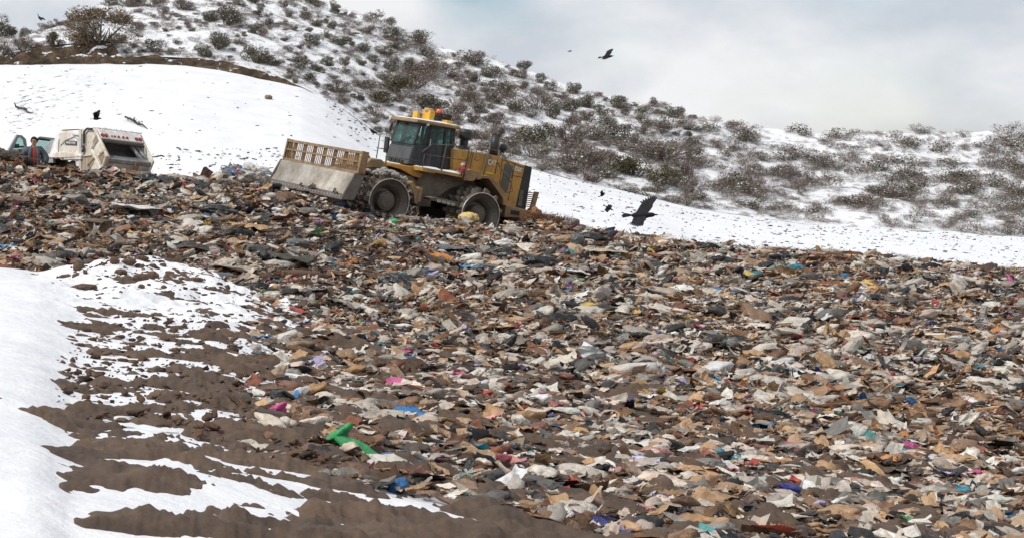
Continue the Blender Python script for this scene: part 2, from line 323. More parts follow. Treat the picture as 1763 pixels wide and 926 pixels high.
def bankmat():
    m, t, b = newmat('bank_earth'); b.inputs['Roughness'].default_value = 0.95; b.inputs['Specular IOR Level'].default_value = 0.1
    tc = N(t, 'ShaderNodeTexCoord'); n = N(t, 'ShaderNodeTexNoise', inp={'Scale': 1.6, 'Detail': 9, 'Roughness': 0.72}); t.links.new(tc.outputs['Object'], n.inputs['Vector'])
    c = ramp(t, [(0.36, (0.035, 0.027, 0.020)), (0.5, (0.075, 0.055, 0.038)), (0.66, (0.18, 0.125, 0.08))]); t.links.new(n.outputs['Fac'], c.inputs[0])
    s = N(t, 'ShaderNodeTexNoise', inp={'Scale': 1.1, 'Detail': 7, 'Roughness': 0.62}); mp_ = N(t, 'ShaderNodeMapping', inp={'Location': (7, 3, 1), 'Scale': (1, 1, 1.7)}); t.links.new(tc.outputs['Object'], mp_.inputs[0]); t.links.new(mp_.outputs[0], s.inputs['Vector'])
    sr = ramp(t, [(0.575, 0.0), (0.60, 0.95)]); t.links.new(s.outputs['Fac'], sr.inputs[0])
    mxn = N(t, 'ShaderNodeMix', data_type='RGBA', inp={'B': (0.80, 0.82, 0.86, 1)}); t.links.new(sr.outputs[0], mxn.inputs['Factor']); t.links.new(c.outputs[0], mxn.inputs['A']); t.links.new(mxn.outputs['Result'], b.inputs['Base Color'])
    bn = N(t, 'ShaderNodeTexNoise', inp={'Scale': 6, 'Detail': 8, 'Roughness': 0.7}); t.links.new(tc.outputs['Object'], bn.inputs['Vector'])
    bp = N(t, 'ShaderNodeBump', inp={'Strength': 0.9, 'Distance': 0.2}); t.links.new(bn.outputs['Fac'], bp.inputs['Height']); t.links.new(bp.outputs[0], b.inputs['Normal'])
    return m
tag(grid_mesh('dirt_bank', rows, bankmat(), smooth=True), kind='structure')

# hillside
def hill_pt(px, py):
    px = np.asarray(px, float); py = np.asarray(py, float)
    th = np.clip(S_(px) - T_(px), 0, 99); Y0 = YS_(px) + 0.6 + th * 0.05; Y1 = YR_(px)
    t = np.clip((T_(px) - py) / np.maximum(T_(px) - Rg_(px), 1), 0, 1)
    Y = Y0 + (Y1 - Y0) * t; x = (px - CX) / FP * Y
    z = (HY - py) / FP * Y
    k = np.clip(t * 8, 0, 1)
    z = z + (n2(x, Y, 0.16, 3, 51) * 0.22 + n2(x, Y, 0.8, 3, 53) * 0.10) * k
    return np.stack([x, Y, z], -1)
hp = np.linspace(-900, 2600, 1100); rows = []
for t in np.linspace(0, 1, 170): rows.append(hill_pt(hp, T_(hp) + (Rg_(hp) - T_(hp)) * t))
top = rows[-1]
for k, (dy, dz) in enumerate([(1.5, -.1), (4, -.7), (9, -3), (20, -9), (40, -22)]): rows.append(top * [1 + dy / 110, 1, 1] + [0, dy, dz])
tag(grid_mesh('hillside', rows, snowmat('hill_snow', 0.75, 1.1, (0.19, 0.155, 0.125), 0.6, th=(0.53, 0.61)), smooth=True), kind='structure')

# snow bank in the foreground
BK_ = curve([(-500,470),(0,474),(30,478),(62,484),(100,474),(130,462),(165,449),(200,442),(235,441),(262,445),(300,456),(335,463),(370,474),(405,490),(440,505),(520,530),(700,584),(1000,652),(1300,704),(1763,775),(2300,850)])
YK_ = curve([(-500,33),(0,33),(60,33.5),(200,35),(300,35),(440,33),(700,30),(1763,25),(2300,24)], 60)
kp = np.linspace(-500, 2300, 900)
NR_ = curve([(-500, .06), (60, .1), (130, 1), (500, 1), (900, .6), (2600, .6)], 40)
DIP_ = curve([(-500, 0), (60, -.08), (220, -.34), (380, -.25), (700, -.1), (2600, -.1)], 90)
BKS_ = curve([(-500,470),(0,472),(60,474),(200,452),(300,456),(440,505),(520,530),(700,584),(1000,652),(1300,704),(1763,775),(2300,850)], 170)
def bank2(px, t):                                               # t<0 behind the lip, 0 lip, 1 near the camera
    px = np.asarray(px, float); Yk = YK_(px); s_ = min(1, max(0, t) / .16); s_ = s_ * s_ * (3 - 2 * s_); zk = (HY - (BK_(px) * (1 - s_) + BKS_(px) * s_)) / FP * Yk; x0 = (px - CX) / FP * Yk
    if t < 0:
        Y = Yk + 2.6 * -t; x = (px - CX) / FP * Y
        z = zk * (1 + t) + (np.minimum(hz(x, Y), zk) - 0.4) * -t
    else:
        Yn = 3.0; Y = Yk + (Yn - Yk) * t; x = x0 + (((px - CX) / FP * 3.0) * 2.2 - x0) * t
        z = zk + (-1.9 - zk) * t ** 1.25 + DIP_(px) * math.sin(math.pi * min(1, t * 1.2)) 
    near = NR_(px) * math.exp(-((t - 0.06) / 0.22) ** 2)
    z = z + n2(x, Y, 1.1, 4, 61) * 0.13 * near + n2(x, Y, 4.0, 3, 63) * 0.035 * near + n2(x, Y, 0.35, 2, 65) * 0.06
    return np.stack([x, Y, z], -1)
def base2(px, t):
    return bank2(px, t)
kp = np.linspace(-420, 2050, 1500)
ts = np.concatenate([[-1, -.6, -.3, -.12], np.linspace(0, .40, 330), np.linspace(.405, 1, 190)])
B0 = np.stack([base2(kp, t) for t in ts])
BKG = np.stack([bank2(kp, t) for t in np.linspace(0, .62, 160)])
ppy = HY - FP * B0[..., 2] / B0[..., 1]; ppx = CX + FP * B0[..., 0] / B0[..., 1]
xx, yy_ = B0[..., 0], B0[..., 1]
rid = lambda s, o, sd: 1 - 2 * np.abs(n2(xx, yy_, s, o, sd))
rough = n2(xx, yy_, 1.7, 3, 91) * np.interp(ppy, [505, 560], [.030, .060]) + n2(xx, yy_, 4.6, 3, 93) * .055 + rid(9.0, 2, 95) * .016
calm = curve([(-420, .15), (60, .25), (120, 1.0), (2600, 1.0)], 30)(ppx) * np.ones_like(xx)
calm = np.where(ppy > 505, np.maximum(calm, np.clip((ppy - 520) / 200, 0, 1)), calm)
mud = B0.copy(); mud[..., 2] += rough * calm
MUDG = pmat('bank_earth_brown', (.115, .072, .046), .92, 0, (.055, .037, .026), 1.1, .6, .9, 9)
tag(grid_mesh('earth_bank', list(mud), MUDG, smooth=True), kind='structure')
# snow thickness: deep at the left, patchy on the mound, thin rags lower right
cover = curve([(-420, .16), (60, .14), (130, .045), (420, .040), (620, -.005), (1000, -.030), (2600, -.045)], 35)(ppx)
cover = cover - np.clip((ppy - 515) / 160, 0, 1) * np.interp(ppx, [-420, 0, 300, 700, 2050], [.05, .035, .035, .03, .025]) + n2(xx, yy_, .45, 3, 97) * np.where(ppy < 520, .015, .035)
snow = B0.copy(); snow[..., 2] += cover + n2(xx, yy_, 2.4, 2, 99) * .012
snow[:4, :, 2] -= .3
tag(grid_mesh('snow_bank', list(snow), snowmat('bank_snow', 0.0, 2.6, bump=.5), smooth=True), kind='structure')
# ------------------------------------------------------------------ refuse
def ico(sub):
    t = (1 + 5 ** .5) / 2
    V = [(-1,t,0),(1,t,0),(-1,-t,0),(1,-t,0),(0,-1,t),(0,1,t),(0,-1,-t),(0,1,-t),(t,0,-1),(t,0,1),(-t,0,-1),(-t,0,1)]
    F = [(0,11,5),(0,5,1),(0,1,7),(0,7,10),(0,10,11),(1,5,9),(5,11,4),(11,10,2),(10,7,6),(7,1,8),(3,9,4),(3,4,2),(3,2,6),(3,6,8),(3,8,9),(4,9,5),(2,4,11),(6,2,10),(8,6,7),(9,8,1)]
    V = [np.array(v) / np.linalg.norm(v) for v in V]
    for _ in range(sub):
        mid = {}; G = []
        def m(a, b):
            k = (min(a, b), max(a, b))
            if k not in mid: v = V[a] + V[b]; V.append(v / np.linalg.norm(v)); mid[k] = len(V) - 1
            return mid[k]
        for a, b, c in F:
            x, y, z = m(a, b), m(b, c), m(c, a); G += [(a, x, z), (b, y, x), (c, z, y), (x, y, z)]
        F = G
    return np.array(V), np.array(F)
ICO = [ico(k) for k in range(4)]
def crumple(sub, seed, amp=0.35, flat=(1, .7, .45)):
    V, F = ICO[sub]; V = V.copy()
    r = 1 + amp * (1 - 2 * np.abs(vnoise(V * 2.1 + seed * 3.7, seed))) * .6 + amp * .6 * (0.5 - np.abs(vnoise(V * 4.7 + seed, seed + 3)))
    r = r + amp * 0.5 * vnoise(V * 1.1 + seed, seed + 9)
    return V * r[:, None] * np.array(flat), F
def sheet(n, m, seed, amp=0.28):
    u, v = np.meshgrid(np.linspace(-1, 1, n), np.linspace(-1, 1, m)); u = u.ravel(); v = v.ravel()
    p = np.stack([u, v, u * 0], 1)
    ed = 1 + 0.28 * vnoise(np.stack([np.arctan2(v, u) * 1.3, u * 0, v * 0], 1) + seed, seed)
    z = amp * (1 - 2 * np.abs(vnoise(p * 1.6 + seed * 1.9, seed))) + amp * .5 * (1 - 2 * np.abs(vnoise(p * 3.4 + seed, seed + 5)))
    V = np.stack([u * ed + .14 * vnoise(p * 2 + 9, seed), v * ed * .7 + .14 * vnoise(p * 2 + 4, seed + 1), z], 1)
    i = np.arange(n * (m - 1)).reshape(m - 1, n)[:, :-1].ravel(); q = np.stack([i, i + 1, i + n + 1, i + n], 1)
    return V, np.concatenate([q[:, [0, 1, 2]], q[:, [0, 2, 3]]])
def strip(n, seed, w=.13):
    t = np.linspace(-1, 1, n); bend = .3 * vnoise(np.stack([t * 1.5, t * 0, t * 0], 1) + seed * 2.3, seed); z = .18 * vnoise(np.stack([t * 2.2, t * 0, t * 0], 1) + seed, seed + 2)
    a = t * 2 + seed; V = np.concatenate([np.stack([t, bend + w * np.cos(a), z + w * np.sin(a)], 1), np.stack([t, bend - w * np.cos(a), z - w * np.sin(a)], 1)])
    i = np.arange(n - 1); return V, np.concatenate([np.stack([i, i + 1, i + n + 1], 1), np.stack([i, i + n + 1, i + n], 1)])
def boxp(lx, ly, lz, seed=0):
    V = np.array([(x, y, z) for z in (-lz, lz) for y in (-ly, ly) for x in (-lx, lx)], float); V += np.random.default_rng(seed).normal(0, .05, V.shape) * min(lx, .5)
    q = [(0,2,3,1),(4,5,7,6),(0,1,5,4),(2,6,7,3),(0,4,6,2),(1,3,7,5)]
    return V, np.array([t for a, b, c, d in q for t in ((a, b, c), (a, c, d))])
def cyl(n, r, seed=0):
    a = np.arange(n) * 2 * np.pi / n; V = np.concatenate([np.stack([np.full(n, x), r * rr * np.cos(a), r * rr * np.sin(a)], 1) for x, rr in ((-1, 1), (.5, 1), (.8, .4), (1, .4))])
    F = []
    for k in range(3):
        for j in range(n): F += [(k*n+j, k*n+(j+1)%n, (k+1)*n+(j+1)%n), (k*n+j, (k+1)*n+(j+1)%n, (k+1)*n+j)]
    return V, np.array(F)
rg = np.random.default_rng(11)
PAL = dict(
    white=[(.70,.67,.62),(.80,.78,.74),(.56,.52,.47),(.66,.60,.53),(.50,.46,.41),(.60,.50,.43)],
    tan=[(.44,.29,.17),(.50,.34,.20),(.38,.24,.13),(.54,.35,.20),(.40,.30,.21),(.33,.21,.13)],
    brown=[(.13,.078,.048),(.18,.105,.062),(.23,.14,.09),(.08,.05,.034),(.24,.10,.06),(.28,.18,.12)],
    black=[(.015,.016,.018),(.03,.03,.032),(.05,.05,.052),(.022,.025,.03)],
    grey=[(.22,.215,.20),(.30,.29,.27),(.15,.15,.145),(.36,.34,.31)],
    accent=[(.04,.17,.42),(.03,.32,.50),(.50,.04,.04),(.42,.08,.06),(.58,.10,.30),(.05,.30,.12),(.65,.45,.05),(.60,.25,.06),(.10,.36,.36),(.45,.42,.68),(.62,.30,.28),(.06,.07,.28),(.35,.06,.08)])
def field(n, px0=-160, px1=2300, gamma=1.0):
    """random spots on the field, evenly spread over the ground as seen"""
    px = rg.uniform(px0, px1, n); t = rg.uniform(0, 1, n) ** gamma
    Yn = np.maximum(21.0, np.interp(px, [-120, 60, 440, 700, 1300, 1850], [32, 33, 30.5, 27.5, 24.2, 21.5])); Yf = YC_(px) + np.where(px < 470, .9, 3.5)
    Yf = np.where((px > 870), 64.8, Yf)
    iv = 1 / Yf + (1 / Yn - 1 / Yf) * t ** 1.0
    Y = np.where(rg.uniform(0, 1, n) < 0.45, 1 / iv, Yn + (Yf - Yn) * rg.uniform(0, 1, n)); x = (px - CX) / FP * Y
    return x, Y, px
class Soup:
    def __init__(s): s.V = []; s.F = []; s.C = []; s.M = []; s.S = []; s.n = 0
    def put(s, proto, pos, rot, scl, colr, mi, tilt=0.45):
        V, F = proto; n = len(pos); nv = len(V)
        cz, sz = np.cos(rot), np.sin(rot); tx = rg.normal(0, tilt, n); ty = rg.normal(0, tilt, n)
        W = V[None] * scl[:, None, :]
        x, y, z = W[..., 0], W[..., 1], W[..., 2]
        c, q = np.cos(tx)[:, None], np.sin(tx)[:, None]; y, z = y * c - z * q, y * q + z * c
        c, q = np.cos(ty)[:, None], np.sin(ty)[:, None]; x, z = x * c - z * q, x * q + z * c
        x, y = x * cz[:, None] - y * sz[:, None], x * sz[:, None] + y * cz[:, None]
        O = np.stack([x, y, z], -1) + pos[:, None, :]
        s.V.append(O.reshape(-1, 3).astype(np.float32)); s.F.append((F[None] + (np.arange(n) * nv)[:, None, None]).reshape(-1, 3) + s.n)
        cc = colr[:, None, :] * rg.uniform(.82, 1.1, (n, nv, 1)); s.C.append(cc.reshape(-1, 3).astype(np.float32)); s.M.append(np.full(n * len(F), mi)); s.S.append(np.full(n * len(F), nv > 75 or (mi == 0 and nv > 15))); s.n += n * nv
    def build(s, name, mats):
        return mesh_np(name, np.concatenate(s.V), np.concatenate(s.F), mats, cols=np.concatenate(s.C), midx=np.concatenate(s.M), smooth=np.concatenate(s.S))
M_FILM = colmat('film_plastic', 0.33, 0.22, 0.25, 7, 0.5); M_MATTE = colmat('matte_refuse', 0.85, 0.0, 0.45, 9, 0.25); M_GLOSS = colmat('glossy_plastic', 0.28, 0.0, 0.3, 8, 0.5)
soup = Soup()
def pick(n, px, Y, wts):
    """colours: more bare dirt on the left and in drifting zones, paler and more orange on the right"""
    names = ['white', 'tan', 'brown', 'black', 'grey', 'accent']; out = np.zeros((n, 3)); w = np.tile(np.array(wts, float), (n, 1)); w[:, 5] *= .62
    zone = n2(px / 90., Y / 5., 1.0, 3, 71)
    left = np.clip((420 - px) / 420, 0, 1)
    w[:, 0] *= 1.2; w[:, 3] *= 1.5; w[:, 1] *= .78; w[:, 2] *= .8 + 1.3 * left + 1.0 * np.clip(zone, 0, 1) * 1.6; w[:, 0] *= (1 - .35 * left) * (1 - .5 * np.clip(zone, 0, 1) + .6 * np.clip(-zone, 0, 1)); w[:, 1] *= 1 + .4 * np.clip(px - 700, 0, 600) / 600
    w /= w.sum(1, keepdims=True); cw = np.cumsum(w, 1); u = rg.uniform(0, 1, (n, 1)); k = (u > cw).sum(1).clip(0, 5)
    for i, nm in enumerate(names):
        m_ = np.where(k == i)[0]
        if len(m_): p_ = np.array(PAL[nm]); out[m_] = p_[rg.integers(0, len(p_), len(m_))]
    return np.clip(out * np.array([1.12, 1.08, 1.03]) * rg.uniform(.75, 1.15, (n, 1)), 0, .82), k
def scatter(protos, n, smin, smax, wts, mi, sy=(.4, .95), sz=(.5, 1.1), lift=(-.02, .1), tilt=.35, **kw):
    n = int(n * 1.22); x, Y, px = field(n, **kw); c, k = pick(n, px, Y, wts)
    s_ = smin + (smax - smin) * rg.uniform(0, 1, n) ** 2.0; rot = np.where(rg.uniform(0, 1, n) < .72, rg.normal(-.08, .38, n), rg.uniform(0, 6.28, n))
    z = hzn(x, Y) + rg.uniform(*lift, n)
    ok = np.ones(n, bool)
    px_ = CX + FP * x / Y
    ok &= ~((px_ > 596) & (px_ < 900) & (Y > 61.2) & (Y < 66)) | (rg.uniform(0, 1, n) < .35)
    ok &= ~((px_ < 90) & (Y > 57.6))
    which = rg.integers(0, len(protos), n)
    for i, pr in enumerate(protos):
        m_ = np.where((which == i) & ok)[0]
        if not len(m_): continue
        sc3 = np.stack([s_[m_] * rg.uniform(.85, 1.35, len(m_)), s_[m_] * rg.uniform(*sy, len(m_)), s_[m_] * rg.uniform(*sz, len(m_))], 1)
        mm = mi
        soup.put(pr, np.stack([x[m_], Y[m_], z[m_]], 1), rot[m_], sc3, c[m_], mm, tilt)
def lumpy(tri): return tri
LB = [crumple(2, i, .55, (1, .75, .42)) for i in range(10)]; SB = [crumple(1, 40 + i, .6, (1, .7, .5)) for i in range(12)]
SH = [sheet(6, 5, 80 + i, .30) for i in range(10)]; SM = [sheet(5, 4, 120 + i, .55) for i in range(16)]; BS = [sheet(11, 9, 160 + i, .26) for i in range(8)]
ST = [strip(8, 200 + i) for i in range(8)]; STT = [strip(6, 220 + i, .03) for i in range(8)]; STN = [strip(6, 250 + i, .018) for i in range(8)]
BX = [boxp(1, .6, .04, 1), boxp(1, .7, .35, 2), boxp(1, .4, .2, 3), boxp(1, .8, .02, 4)]; SK = [boxp(1, .05, .035, 5), boxp(1, .035, .03, 6), boxp(1, .09, .02, 7)]; CY = [cyl(8, .32), cyl(7, .25)]
#             white tan brown black grey accent
scatter(SM, 46000, .03, .13, (26, 20, 30, 8, 12, 6), 1, lift=(-.03, .07), tilt=.32)
scatter(SM, 24000, .025, .11, (40, 12, 6, 10, 16, 18), 0, lift=(0, .09), tilt=.34)
scatter(SB, 9000, .04, .17, (22, 20, 34, 10, 10, 6), 1, lift=(-.04, .06))
scatter(STT, 22000, .08, .38, (8, 30, 50, 8, 5, 2), 1, lift=(-.02, .11), tilt=.3)
scatter(ST, 4500, .08, .34, (30, 16, 22, 12, 12, 9), 0, lift=(0, .10))
scatter(SH, 6500, .08, .24, (44, 12, 6, 20, 12, 9), 0, lift=(-.02, .10), tilt=.4)
scatter(SH, 3500, .10, .28, (16, 34, 26, 6, 12, 6), 1, lift=(-.02, .10), tilt=.4)
scatter(LB, 3000, .12, .34, (44, 8, 6, 26, 16, 4), 0, lift=(-.04, .08))
scatter(LB, 1100, .12, .32, (10, 30, 36, 8, 12, 4), 1, lift=(-.06, .06))
scatter(BS, 1100, .18, .55, (38, 10, 6, 22, 20, 3), 0, lift=(-.05, .04), tilt=.18, sz=(.5, .9))
scatter(BS, 600, .18, .55, (8, 34, 34, 10, 14, 2), 1, lift=(-.05, .04), tilt=.18, sz=(.5, .9))
scatter(BX, 1500, .05, .24, (22, 56, 14, 2, 4, 6), 1, lift=(-.01, .10), tilt=.4)
scatter(SK, 1500, .15, .65, (4, 46, 46, 2, 2, 0), 1, lift=(0, .10), tilt=.2)
scatter(CY, 700, .05, .13, (34, 6, 4, 4, 10, 40), 2, lift=(.0, .09), tilt=.5)
# reddish brush and bark strewn along the right-hand crest
def crest(n, px0, px1, Y0, Y1, protos, s0, s1, cols, mi, hgt=.25):
    px = rg.uniform(px0, px1, n); Y = rg.uniform(Y0, Y1, n); x = (px - CX) / FP * Y; z = hzn(x, Y) + rg.uniform(-.02, 1, n) * hgt
    c = np.array(cols)[rg.integers(0, len(cols), n)] * rg.uniform(.7, 1.2, (n, 1)); w = rg.integers(0, len(protos), n); s_ = rg.uniform(s0, s1, n)
    for i, pr in enumerate(protos):
        m_ = np.where(w == i)[0]
        if len(m_): soup.put(pr, np.stack([x[m_], Y[m_], z[m_]], 1), rg.uniform(0, 6.28, len(m_)), np.stack([s_[m_]] * 3, 1), c[m_], mi, .5)
RED = [(.20, .085, .04), (.27, .13, .065), (.13, .06, .035), (.33, .19, .10), (.09, .05, .03)]
crest(12000, 920, 2300, 61.6, 65.4, STT, .08, .22, RED, 1, .10)
crest(3600, 900, 985, 61.2, 64.6, STT, .08, .24, RED, 1, .30)
crest(900, 30, 130, 56.2, 57.4, STN + SM[:2], .08, .22, PAL['brown'] + PAL['tan'], 1, .06)
crest(500, 600, 636, 60.2, 62.5, SB + SM, .06, .16, PAL['brown'] + PAL['black'] + PAL['grey'], 1, .25)
crest(620, 388, 458, 58.6, 60.6, SH + LB[:4], .10, .22, PAL['white'] + [(.7,.7,.7), (.10, .25, .5), (.5, .12, .1)], 0, .36)
crest(1500, 800, 925, 64.6, 66.4, STT + SB[:3], .08, .24, RED + PAL['brown'], 1, .45)
trash = soup.build('trash', [M_FILM, M_MATTE, M_GLOSS]); tag(trash, 'mixed household refuse of torn plastic, paper, wood and cloth covering the landfill', 'trash', kind='stuff')
del soup
# ------------------------------------------------------------------ local frames of the vehicles
class Frame:
    """forward, left and up axes of a vehicle on the tilted field; pixel rays can be met with its side, cross and deck planes"""
    def __init__(s, F, tilt, pix, Y, local):
        th = R(F); t = R(tilt)
        f_ = np.array([-math.cos(th), -math.sin(th), 0]); l_ = np.array([math.sin(th), -math.cos(th), 0])
        Rt = np.array([[math.cos(t), 0, math.sin(t)], [0, 1, 0], [-math.sin(t), 0, math.cos(t)]])
        s.A = [Rt @ f_, Rt @ l_, Rt @ np.array([0, 0, 1.])]
        s.O = P(*pix, Y) - sum(a * v for a, v in zip(s.A, local))
    def hit(s, px, py, axis, val):
        d = np.array([(px - CX) / FP, 1, (HY - py) / FP]); t = (val + s.O @ s.A[axis]) / (d @ s.A[axis]); p = t * d - s.O
        return np.array([p @ a for a in s.A])
    def side(s, pts, y): return [s.hit(a, b, 1, y) for a, b in pts]
    def cross(s, pts, x): return [s.hit(a, b, 0, x) for a, b in pts]
    def matrix(s):
        a = s.A; return Matrix(((a[0][0], a[1][0], a[2][0], s.O[0]), (a[0][1], a[1][1], a[2][1], s.O[1]), (a[0][2], a[1][2], a[2][2], s.O[2]), (0, 0, 0, 1)))
    def slab(s, pts, y0, y1):                                   # side outline given thickness across the vehicle
        q = s.side(pts, y0); return MB().prism([np.array([p[0], y0, p[2]]) for p in q], [np.array([p[0], y1, p[2]]) for p in q])
    def slabx(s, pts, x0, x1):
        q = s.cross(pts, x0); return MB().prism([np.array([x0, p[1], p[2]]) for p in q], [np.array([x1, p[1], p[2]]) for p in q])
def text_part(name, body, c, ux, uy, size_w, m, parent, depth=0.012, aspect=None):
    """raised lettering: c centre, ux reading direction, uy up (local vectors)"""
    cu = bpy.data.curves.new('lettering', 'FONT'); cu.body = body; cu.align_x = 'CENTER'; cu.align_y = 'CENTER'; cu.extrude = 0.01; cu.offset = 0.02
    to = bpy.data.objects.new('tmp', cu); COL.objects.link(to); dg = bpy.context.evaluated_depsgraph_get(); dg.update()
    me = bpy.data.meshes.new_from_object(to.evaluated_get(dg)); COL.objects.unlink(to); bpy.data.objects.remove(to)
    v = np.array([p.co[:] for p in me.vertices]); w = v[:, 0].max() - v[:, 0].min(); h = v[:, 1].max() - v[:, 1].min()
    k = size_w / w; ky = k if aspect is None else aspect / h
    ux = np.array(ux, float); uy = np.array(uy, float); uz = np.cross(ux, uy)
    for p in me.vertices:
        q = np.array(c) + ux * p.co.x * k + uy * p.co.y * ky + uz * (p.co.z * depth / 0.01); p.co = q
    me.materials.clear(); me.materials.append(m)
    for pl in me.polygons: pl.material_index = 0
    o = bpy.data.objects.new(name, me); COL.objects.link(o); o.parent = parent; return o

# ------------------------------------------------------------------ landfill compactor
G = Frame(29, 9, (670, 348), 61.0, (1.885, 1.95, 0.80))
cp = empty('landfill_compactor', G.matrix())
tag(cp, 'yellow landfill compactor with slatted push blade and steel drum wheels working on the refuse', 'compactor')
def wheel(xc, z0, yo, sgn, parent):
    """drum wheel: outer face at y = yo, sgn +1 for the left side"""
    L = (0, sgn, 0); c = np.array([xc, yo, z0]); b = MB()
    b.lathe(c, L, [(-1.05, .10), (-1.05, .80), (-.05, .80), (0, .80), (0, .765), (-.04, .755), (-.20, .56), (-.34, .47), (-.50, .43), (-.50, .0)], 48)
    w = b.build('wheel', STEELD, parent, smooth=False)
    h = MB(); h.lathe(c, L, [(-.50, .33), (-.20, .33), (-.17, .31), (-.17, .24), (-.14, .22), (-.14, 0)], 32)
    for k in range(14):
        a = k * 2 * math.pi / 14; h.lathe(c + [.275 * math.cos(a), -sgn * .165, .275 * math.sin(a)], L, [(0, .022), (.02, .022), (.02, 0)], 6)
    h.build('hub', MUD, w)
    r = MB(); r.lathe(c, L, [(-.02, .803), (.012, .806), (.012, .770), (-.01, .768)], 56); r.build('rim', RIM, w, smooth=True)
    t = MB()
    for row in range(5):
        y = yo - sgn * (.12 + row * .21)
        for k in range(11):
            a = (k + (row % 2) * .5) * 2 * math.pi / 11; ca, sa = math.cos(a), math.sin(a); u = np.array([-sa, 0, ca]); n_ = np.array([ca, 0, sa])
            def q(r_, du, dy): return np.array([xc, y, z0]) + n_ * r_ + u * du + np.array([0, dy, 0])
            t.prism([q(.79, -.10, -.07), q(.79, .10, -.07), q(.79, .10, .07), q(.79, -.10, .07)], [q(.965, -.045, -.04), q(.965, .045, -.04), q(.965, .045, .04), q(.965, -.045, .04)])
    t.build('cleat', MUD, w)
    return w
wheel(1.885, .80, 1.95, 1, cp); wheel(1.885, .80, -1.95, -1, cp); wheel(-1.885, .78, 1.95, 1, cp); wheel(-1.885, .78, -1.95, -1, cp)
# chassis
ch = G.slab([(721,300),(716,356),(741,357),(744,344),(753,341),(776,325),(793,320),(806,309),(812,296),(740,290)], 1.02, -1.02)
ch.build('rear_frame', MUD, cp, bevel=.03)
c2 = G.slab([(735,300),(736,345),(880,368),(884,330),(860,318),(812,300)], .70, -.70); c2.build('under_frame', MUD, cp)
ff = G.slab([(622,288),(640,276),(657,277),(671,290),(713,304),(728,312),(718,352),(690,356),(640,345),(612,332),(612,296)], .72, -.72); ff.build('front_frame', MUD, cp, bevel=.03)
fc = G.slab([(669,281.5),(711,287),(728.5,300),(724,307),(712,304.5),(690,292),(670,286.5)], 1.05, -1.05); fc.build('front_fairing', YEL, cp, bevel=.02)
fb = G.slab([(622.5,289),(625,285),(640,274),(657.5,275),(668,287.5),(664,290)], .98, -.98); fb.build('blade_linkage_cover', YELD, cp, bevel=.03)
fd = G.slab([(618,291),(670,291.5),(712,306),(726,322),(722,332),(700,318),(668,299),(618,300)], 1.0, -1.0); fd.build('axle_guard', MUD, cp, bevel=.02)
for yy in (.78, -.78):
    MB().tube([(2.9, yy, 1.15), (3.35, yy, 1.05), (3.85, yy, .75)], .085, 12).build('lift_cylinder', STEEL, cp, smooth=True)
ar = MB()
for yy in (1.15, -1.15): ar.prism([(2.0, yy - .1, .55), (4.0, yy - .1, .35), (4.0, yy - .1, .62), (2.0, yy - .1, .95)], [(2.0, yy + .1, .55), (4.0, yy + .1, .35), (4.0, yy + .1, .62), (2.0, yy + .1, .95)])
ar.build('push_arm', MUD, cp)
# wheel cleaning fingers behind the front wheel
for yy in (1.86,):
    k = MB()
    for j in range(9):
        y = yy - j * .105; k.prism([(1.02, y, 1.62), (.74, y, 1.30), (.66, y, .9), (.80, y, .86), (.92, y, 1.22), (1.14, y, 1.50)], [(1.02, y - .06, 1.62), (.74, y - .06, 1.30), (.66, y - .06, .9), (.80, y - .06, .86), (.92, y - .06, 1.22), (1.14, y - .06, 1.50)])
    k.box((.60, yy + .02, .95), (.74, yy - .95, 1.45)); k.build('wheel_cleaner', YELD, cp)
# refuse carried on top of the front wheel
jl = MB()
for j in range(46):
    V, F = crumple(1, 300 + j, .6, (1, .8, .6)); a = R(random.uniform(60, 165)); rr = random.uniform(.93, 1.08); s_ = random.uniform(.05, .125)
    jl.add(V * s_ + np.array([1.885 + rr * math.cos(a), random.uniform(.9, 1.93), .80 + rr * math.sin(a)]), [tuple(f) for f in F])
LITTER = pmat('litter_on_wheel', (.42, .40, .37), .5, 0, (.22, .19, .16), 5, .7, .4, 30)
tag(jl.build('caught_litter', LITTER, cp), 'grey and white litter caught on the front drum')
# blade: side profile swept across
pr = [(588,343.5),(592,334),(595,330.5),(598.5,325.5),(602,319.5),(605,313),(608,306),(610.3,301),(612,299.5),(617,299.5),(611,311),(607,322),(604,334),(609,341),(607,344.5)]
q = G.side(pr, 2.75); A_ = [np.array([p[0], 2.75, p[2]]) for p in q]; B_ = [np.array([p[0], -2.75, p[2]]) for p in q]
bl = MB().prism(A_, B_); blade = bl.build('push_blade', STEEL, cp)
tag(blade, 'worn grey steel push blade, concave and scraped bright')
ep = G.slab([(588,343.5),(592,334),(612,299),(622.5,298),(627.5,299.5),(626,308),(611,342),(607,344.8)], 2.80, 2.72); ep.build('end_plate', STEELD, blade)
ep = G.slab([(588,343.5),(592,334),(612,299),(622.5,298),(627.5,299.5),(626,308),(611,342),(607,344.8)], 2.80, 2.72)
V = ep.V[0].copy(); V[:, 1] -= 5.52; MB().add(V, [tuple(range(8)), tuple(range(15, 7, -1))] + [(i, i + 8, (i + 1) % 8 + 8, (i + 1) % 8) for i in range(8)]).build('end_plate', STEELD, blade)
for _p in blade.data.polygons: _p.use_smooth = len(_p.vertices) == 4
lo, hi = np.array(A_[0]), np.array(A_[1])
ce = MB(); nrm = np.cross(hi - lo, [0, 1, 0]); nrm /= np.linalg.norm(nrm); nrm *= -np.sign(nrm[0]) * -1
e0, e1 = lo + nrm * .0 + (lo - hi) * .08, hi + (lo - hi) * .08
ce.prism([e0 + nrm * .03, e1 + nrm * .03, e1 - nrm * .01, e0 - nrm * .01], [p + np.array([0, -5.48, 0]) for p in (e0 + nrm * .03, e1 + nrm * .03, e1 - nrm * .01, e0 - nrm * .01)])
